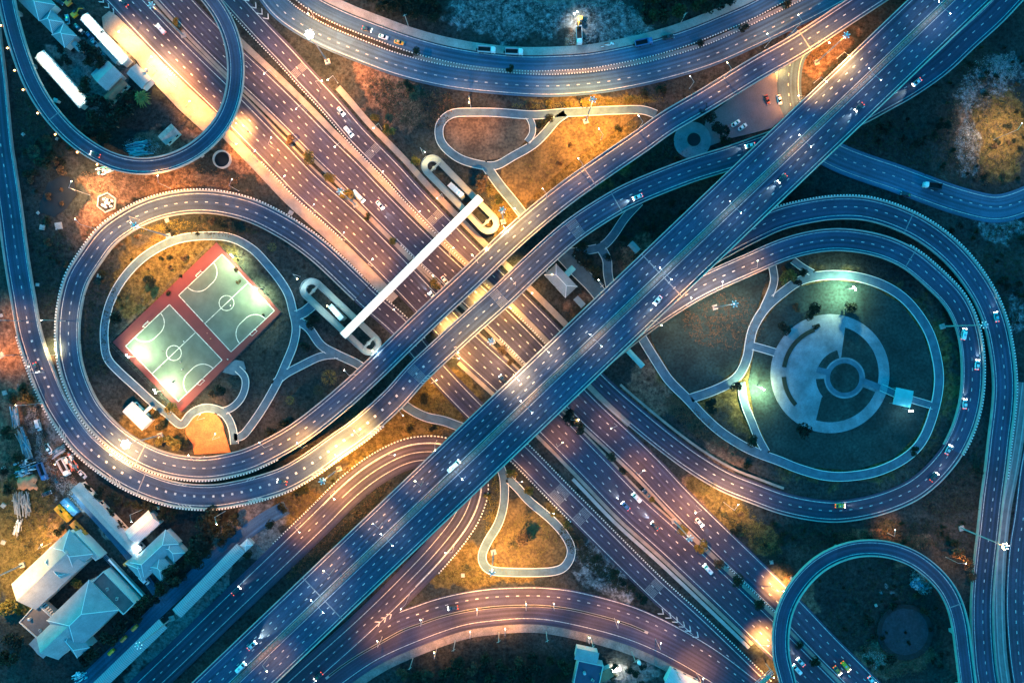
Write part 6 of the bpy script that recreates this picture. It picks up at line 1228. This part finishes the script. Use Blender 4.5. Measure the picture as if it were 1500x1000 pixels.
# px, py, z, heading (degrees, 0 = right, 90 = up the photo), kind, colour, lights on, headlight beam kW, label
V_ = [
 (237, 44, 0, 133, "van", "white", 1, 1, "white van with red tail lights on the top left carriageway"), (183, 5, 0, 133, "car", "dark", 1, 0, "dark car with red tail lights at the top left edge"), (141, 227, 7, 160, "car", "dark", 1, 0, "dark car on the top left loop ramp"),
 (538, 44, 0, -18, "car", "dark", 1, 0, "dark car leading the queue on the top curve"), (562, 55, 0, -18, "car", "white", 0, 0, "white car just ahead of the yellow taxi"), (585, 63, 0, -16, "taxi", "yellow", 0, 0, "yellow taxi on the top curve"),
 (714, 75, 0, -4, "truck", "silver", 0, 0, "left of two tipper trucks parked by the waste tip"), (754, 78, 0, -2, "truck", "silver", 0, 0, "right of two tipper trucks parked by the waste tip"), (848, 55, 0, -87, "truck", "white", 0, 0, "tipper truck backed up to the rubble with its white cab down"), (943, 64, 0, 12, "truck", "blue", 0, 0, "grey loaded truck with a blue cab on the top curve"), (978.5, 55.5, 0, 8, "pickup", "dark", 0, 0, "black pickup ahead of the blue-cabbed truck"),
 (500, 164, 0, -50, "car", "white", 1, 1.2, "white car on the pink carriageway, upper one of two"), (511.5, 194, 0, -50, "van", "white", 1, 1.2, "white van on the pink carriageway, lower one of two"), (526, 288, 0, -46, "bus", "white", 1, 1.5, "long white minibus on the carriageway below the planted median"), (557, 301, 0, -50, "car", "white", 1, 1.2, "white car just ahead of the long minibus"), (652, 411, 0, -50, "car", "white", 1, 2.5, "white car about to pass under the upper flyover"), (634, 434, 0, 133, "car", "white", 1, 2.5, "white car coming out from under the upper flyover"),
 (1123, 147, 0, -70, "car", "red", 0, 0, "red car parked on the forecourt"), (1141, 147, 0, -78, "car", "white", 0, 0, "white car on the small road beside the red car"), (1077, 181.6, 0, 35, "car", "white", 0, 0, "white car parked on the forecourt, upper of two"), (1087, 187, 0, 35, "car", "white", 0, 0, "white car parked on the forecourt, lower of two"),
 (1257.5, 158, 13, -137, "car", "dark", 1, 2, "dark car with bright headlights on the upper right expressway"), (1341.6, 121.5, 8.7, -142, "car", "white", 1, 3, "white car on the ramp beside the upper right expressway"), (1145, 262, 13, -137, "car", "dark", 1, 3, "dark car with bright headlights above the ring ramps"), (933.6, 289, 7, -157, "car", "white", 1, 4, "white car with a bright beam on the lower flyover"), (1098, 214, 7, -165, "car", "white", 1, 1.5, "white car half under the expressway on the flyover"), (963, 440, 13, -130, "car", "white", 1, 1.5, "white car with red tail lights on the middle expressway"),
 (1361.7, 273, 0, 172, "truck", "dark", 0, 0, "big dark truck on the road near the right edge"), (1325.6, 285, 0, 165, "car", "dark", 0, 0, "small dark car behind the big dark truck"), (1410, 489, 2.2, 78, "van", "white", 1, 1, "white van on the inner ring below the mast"), (1430, 534, 1.3, 84, "car", "white", 1, 1.5, "white car with two bright headlights on the inner ring"), (1412, 591, .4, 86, "car", "white", 1, 1, "white car with a red tail light on the inner ring, third down"), (1388, 658, 0, 62, "car", "silver", 1, .8, "silver car with red tail lights on the inner ring"), (1367, 698, 0, 48, "car", "dark", 1, 1, "dark car with headlights at the lower right of the ring"), (1229.5, 740, 0, 0, "taxi", "yellow", 1, 1, "pale yellow taxi at the bottom of the right ring"), (1458, 464, 2.8, 100, "car", "teal", 1, .6, "bluish car on the outer right ring"),
 (54.7, 538, .5, -70, "car", "dark", 1, 0, "dark car on the outer left road"), (414, 705, 5.2, 165, "car", "dark", 1, .8, "dark car with headlights on the lower left flyover"), (665, 682, 13, 43, "bus", "white", 1, 0, "long white minibus on the middle expressway"), (737, 555, 0, 133, "car", "dark", 1, .5, "dark car with two white lights just above the expressway"),
 (347, 864, 0, 44, "car", "dark", 1, .8, "dark car with headlights beside the long canopy"), (370, 944, 13, 44, "car", "silver", 1, 7, "silver car throwing a teal beam on the lower expressway"), (354, 975, 13, 44, "van", "white", 1, 2, "white van on the lower expressway near the bottom edge"), (663.7, 889, 0, -172, "car", "dark", 1, .6, "dark car on the bottom curve"), (467, 989, 0, -137, "car", "dark", 1, 0, "dark car with orange tail lights at the bottom curve"),
 (932, 727.6, 0, 133, "van", "white", 1, 1, "white van on the lower carriageway beside a dark parked car"), (947, 722, 0, 133, "car", "dark", 0, 0, "dark car beside the lower planted median"), (916, 740, 0, 133, "car", "blue", 1, 3, "purple-lit blue car left of the white van"), (959, 769, 0, 133, "car", "dark", 1, 3, "dark car with red tail lights heading up the lower carriageway"), (1024, 764, 0, -50, "car", "white", 1, 1, "white car with red lights on the lower right carriageway"), (1036, 832, 0, 133, "van", "white", 1, 1.5, "white van below the second median mast"),
 (1172, 968, 0, 133, "car", "white", 1, 1.2, "white car inside the lower right loop ramp, upper one"), (1166, 978, 0, 133, "van", "white", 1, 1.2, "white van inside the lower right loop ramp, lower one"), (1225.5, 980, 0, -50, "car", "orange", 1, 1, "orange car at the bottom right"), (1237.5, 974, 0, -50, "van", "yellow", 1, 1, "amber van at the bottom right"), (1276, 995, 0, -50, "car", "white", 1, .5, "white car with a red tail at the bottom edge"),
 (204, 840, 0, -45, "car", "white", 0, 0, "white car parked by the teal house, upper of two"), (213, 848, 0, -45, "van", "white", 0, 0, "white van parked by the teal house, lower of two"), (189, 822.5, 0, 40, "cart", "orange", 0, 0, "orange cart at the head of the parked cars"), (195, 830, 0, 40, "car", "dark", 0, 0, "dark car parked between the orange cart and the white cars"), (227, 743, 0, 0, "pickup", "teal", 0, 0, "teal pickup parked below the chequered kerb"),
 (200, 917, 0, 45, "cart", "orange", 0, 0, "orange food cart on the service road, upper one"), (184, 933, 0, 45, "cart", "orange", 0, 0, "orange food cart on the service road, middle one"), (166, 952, 0, 45, "cart", "yellow", 0, 0, "orange food cart on the service road, lower one"), (133, 54, 0, -45, "car", "blue", 0, 0, "blue car parked by the bright white roof"), (97, 684, 0, -62, "truck", "silver", 0, 0, "pale truck parked in the scrap yard"), (88, 4, 0, -30, "car", "dark", 0, 0, "dark car in the yard at the top left edge"),
 (73, 657, 0, -60, "pickup", "white", 0, 0, "white pickup on the dirt track in the scrap yard"), (66, 690, 0, -70, "truck", "blue", 0, 0, "blue truck parked beside the scrap heap"), (84, 702, 0, -60, "pickup", "dark", 0, 0, "dark pickup below the pale scrap yard truck"), (122, 694, 0, -45, "car", "silver", 0, 0, "silver car under the chequered kerb"), (58, 622, 0, -75, "van", "silver", 0, 0, "silver van at the head of the dirt track"), (70, 722, 0, 20, "car", "dark", 0, 0, "dark car by the orange tarpaulin"),
 (140, 64, 0, -45, "car", "silver", 0, 0, "silver car in the yard below the bright white roof"), (118, 44, 0, -45, "van", "dark", 0, 0, "dark van between the hipped houses and the bright roof"), (100, 30, 0, 100, "car", "teal", 0, 0, "teal car beside the yellow diggers"),
]
CATS = {"car": "car", "van": "van", "pickup": "pickup", "truck": "truck", "bus": "minibus", "taxi": "taxi", "cart": "cart"}
for (px, py, z_, hd, kind, col, on, beam, lb) in V_:
    v = dup(vehicle(kind, col, on), W(px, py, z_ + (.12 if z_ == 0 else .04)), math.radians(hd), lb, "vehicles on and beside the roads"); v["category"] = CATS[kind]
    if beam:
        a = math.radians(hd); x, y, z2 = v.location; L_ = 2.3 if kind != "truck" else 4
        light('SPOT', (x + math.cos(a) * L_, y + math.sin(a) * L_, z2 + .8), beam * 2.2 * K, (.85, 1, .9), .15, aim=(x + math.cos(a) * 12, y + math.sin(a) * 12, z2), cone=50, blend=.8)
for t in PRV.values(): drop(t)
# yellow mobile cranes and diggers
def crane(px, py, rz, label, kind="mobile_crane", col="yellow"):
    t = thing(kind, label, "crane" if "crane" in kind else "digger", W(px, py), math.radians(rz)); P = CP[col]
    if "crane" in kind:
        m = M(); m.box((0, 0, .7), (8.4, 2.4, .8)); m.box((3.0, .6, 1.5), (2, 1.1, 1.0)); m.build("chassis", P, t); wheels(t, (-3.2, -1.8, 1.6, 3.0), 1.15, .55)
        m = M(); m.box((-1.6, 0, 1.5), (3.4, 2.2, 1.3)); m.box((-3.4, 0, 1.6), (1, 2.3, 1.0)); m.build("turntable", P, t); m = M(); m.box((-1, .75, 2.8), (1.6, .7, .1)); m.build("cab_window", CGL, t)
        m = M()
        for q in (-.4, .4): m.tube((-2.6, q, 2.9), (4.6, q * .5, 3.6), .12, n=6); m.tube((-2.6, q, 3.5), (4.6, q * .5, 3.9), .1, n=6)
        for k in range(10): u = -2.6 + k * .76; m.tube((u, -.4 + k * .02, 3.5), (u + .76, .4 - k * .02, 3.5), .06, n=4)
        m.build("boom", P, t)
    else:
        for sd in (-.9, .9): m = M(); m.box((0, sd, .0), (3.0, .5, .8)); m.build("track", TYRE, t)
        m = M(); m.box((-.4, 0, .9), (2.6, 2.0, 1.1)); m.build("body", P, t); m = M(); m.box((.5, .5, 1.9), (1.1, .9, .5)); m.build("cab_window", CGL, t); m = M(); m.tube((.9, -.3, 1.7), (3.0, -.3, 2.9), .22, n=6); m.tube((3.0, -.3, 2.9), (4.2, -.3, 1.1), .17, n=6); m.build("arm", P, t); m = M(); m.box((4.3, -.3, .5), (.7, 1.0, .7)); m.build("bucket", STEEL_D, t)
crane(96, 750, -46, "upper yellow mobile crane beside the blue container"); crane(119, 773, -46, "lower yellow mobile crane at the end of the picket fence", col="orange")
crane(113, 23, 40, "yellow digger beside the bright white roof", "digger"); crane(104, 6, 40, "orange digger at the top edge", "digger", "orange"); crane(849, 32, -100, "orange digger with a work lamp on the rubble heap", "digger", "orange")
# ------------------------------------------------------------------ people on the courts and paths
SKIN = mat("skin", (.35, .2, .13), .6, .1, 5); SH = [mat("shirt_white", (.7, .7, .7)), mat("shirt_red", (.5, .06, .05)), mat("shirt_dark", (.04, .05, .08)), mat("shirt_orange", (.7, .25, .05))]
def person(px, py, rz, label, shirt, stride=.25):
    J = {0: (0, 0, .95), 1: (0, 0, 1.2), 2: (0, 0, 1.42), 3: (.01, 0, 1.52), 4: (.03, 0, 1.62), 5: (.03, 0, 1.75), 6: (0, .19, 1.40), 7: (.08, .27, 1.12), 8: (.22, .25, .9), 9: (0, -.19, 1.40), 10: (-.08, -.27, 1.12), 11: (.05, -.3, .88),
         12: (0, .1, .9), 13: (stride * .7, .11, .5), 14: (stride * .4, .11, .08), 15: (stride * .4 + .18, .12, .04), 16: (0, -.1, .9), 17: (-stride * .2, -.11, .5), 18: (-stride * 1.2, -.11, .12), 19: (-stride * 1.2 + .16, -.12, .05)}
    R = {0: .14, 1: .13, 2: .15, 3: .06, 4: .095, 5: .09, 6: .07, 7: .045, 8: .03, 9: .07, 10: .045, 11: .03, 12: .1, 13: .065, 14: .045, 15: .04, 16: .1, 17: .065, 18: .045, 19: .04}
    ED = [(0, 1), (1, 2), (2, 3), (3, 4), (4, 5), (2, 6), (6, 7), (7, 8), (2, 9), (9, 10), (10, 11), (0, 12), (12, 13), (13, 14), (14, 15), (0, 16), (16, 17), (17, 18), (18, 19)]
    t = thing("person", label, "person", W(px, py), math.radians(rz), group="people on the sports courts")
    n = len(J)
    vs = [J[i] for i in range(n)]; rr = [R[i] for i in range(n)]
    for hnd in (8, 11):
        for f in range(5): vs.append((vs[hnd][0] + .08 + .01 * f, vs[hnd][1] + (f - 2) * .018, vs[hnd][2] - .07)); rr.append(.009); ED.append((hnd, len(vs) - 1))
    me = bpy.data.meshes.new("body"); me.from_pydata(vs, ED, []); o = bpy.data.objects.new("body", me); COL.objects.link(o); o.parent = t
    md = o.modifiers.new("skin", 'SKIN'); me.skin_vertices.new(name="s") if not me.skin_vertices else None
    for i, s_ in enumerate(me.skin_vertices[0].data): s_.radius = (rr[i], rr[i]); s_.use_root = (i == 0)
    sb = o.modifiers.new("sub", 'SUBSURF'); sb.levels = sb.render_levels = 1; me.materials.append(SKIN)
    m = M(); 
    for (a, b, r1, r2) in (((0, 0, .95), (0, 0, 1.45), .19, .22), ((0, .18, 1.42), (.05, .25, 1.2), .09, .08), ((0, -.18, 1.42), (-.05, -.25, 1.2), .09, .08)): m.tube(a, b, r1, r2, n=10)
    m.build("shirt", SH[shirt], t, smooth=True); m = M()
    for (a, b) in ((J[12], J[13]), (J[16], J[17])): m.tube(a, b, .125, .1, n=8)
    m.build("shorts", SH[2], t, smooth=True); m = M(); m.ball((.0, 0, 1.72), .115, 8, sz=1.0); m.build("hair", TYRE, t, smooth=True)
for k, (px, py, sh, tx) in enumerate(((241, 514, 2, "player in dark clothes just left of the lower court's centre circle"), (238, 536, 2, "player in dark clothes on the lower court's halfway line"), (268, 541, 0, "player in a white shirt near the lower court's far arc"), (255, 559, 2, "player in dark clothes near the floodlit lower corner"), (271, 500, 0, "player in a white shirt at the upper edge of the lower court"), (305, 488, 1, "person in a red shirt between the two courts, upper one"), (310, 496, 3, "person in an orange shirt between the two courts, lower one"), (266, 530, 0, "player in a white shirt right of the lower court's centre"), (300, 472, 2, "person in dark clothes at the corner of the upper court"), (339, 448, 0, "player in a white shirt on the upper court"), (335, 526, 0, "person in a white shirt at the courts' lower right edge"), (652, 227, 1, "person in a red shirt where the oval path meets the footbridge ramp"))):
    person(px, py, rs.uniform(0, 360), tx, sh, rs.uniform(.15, .4))
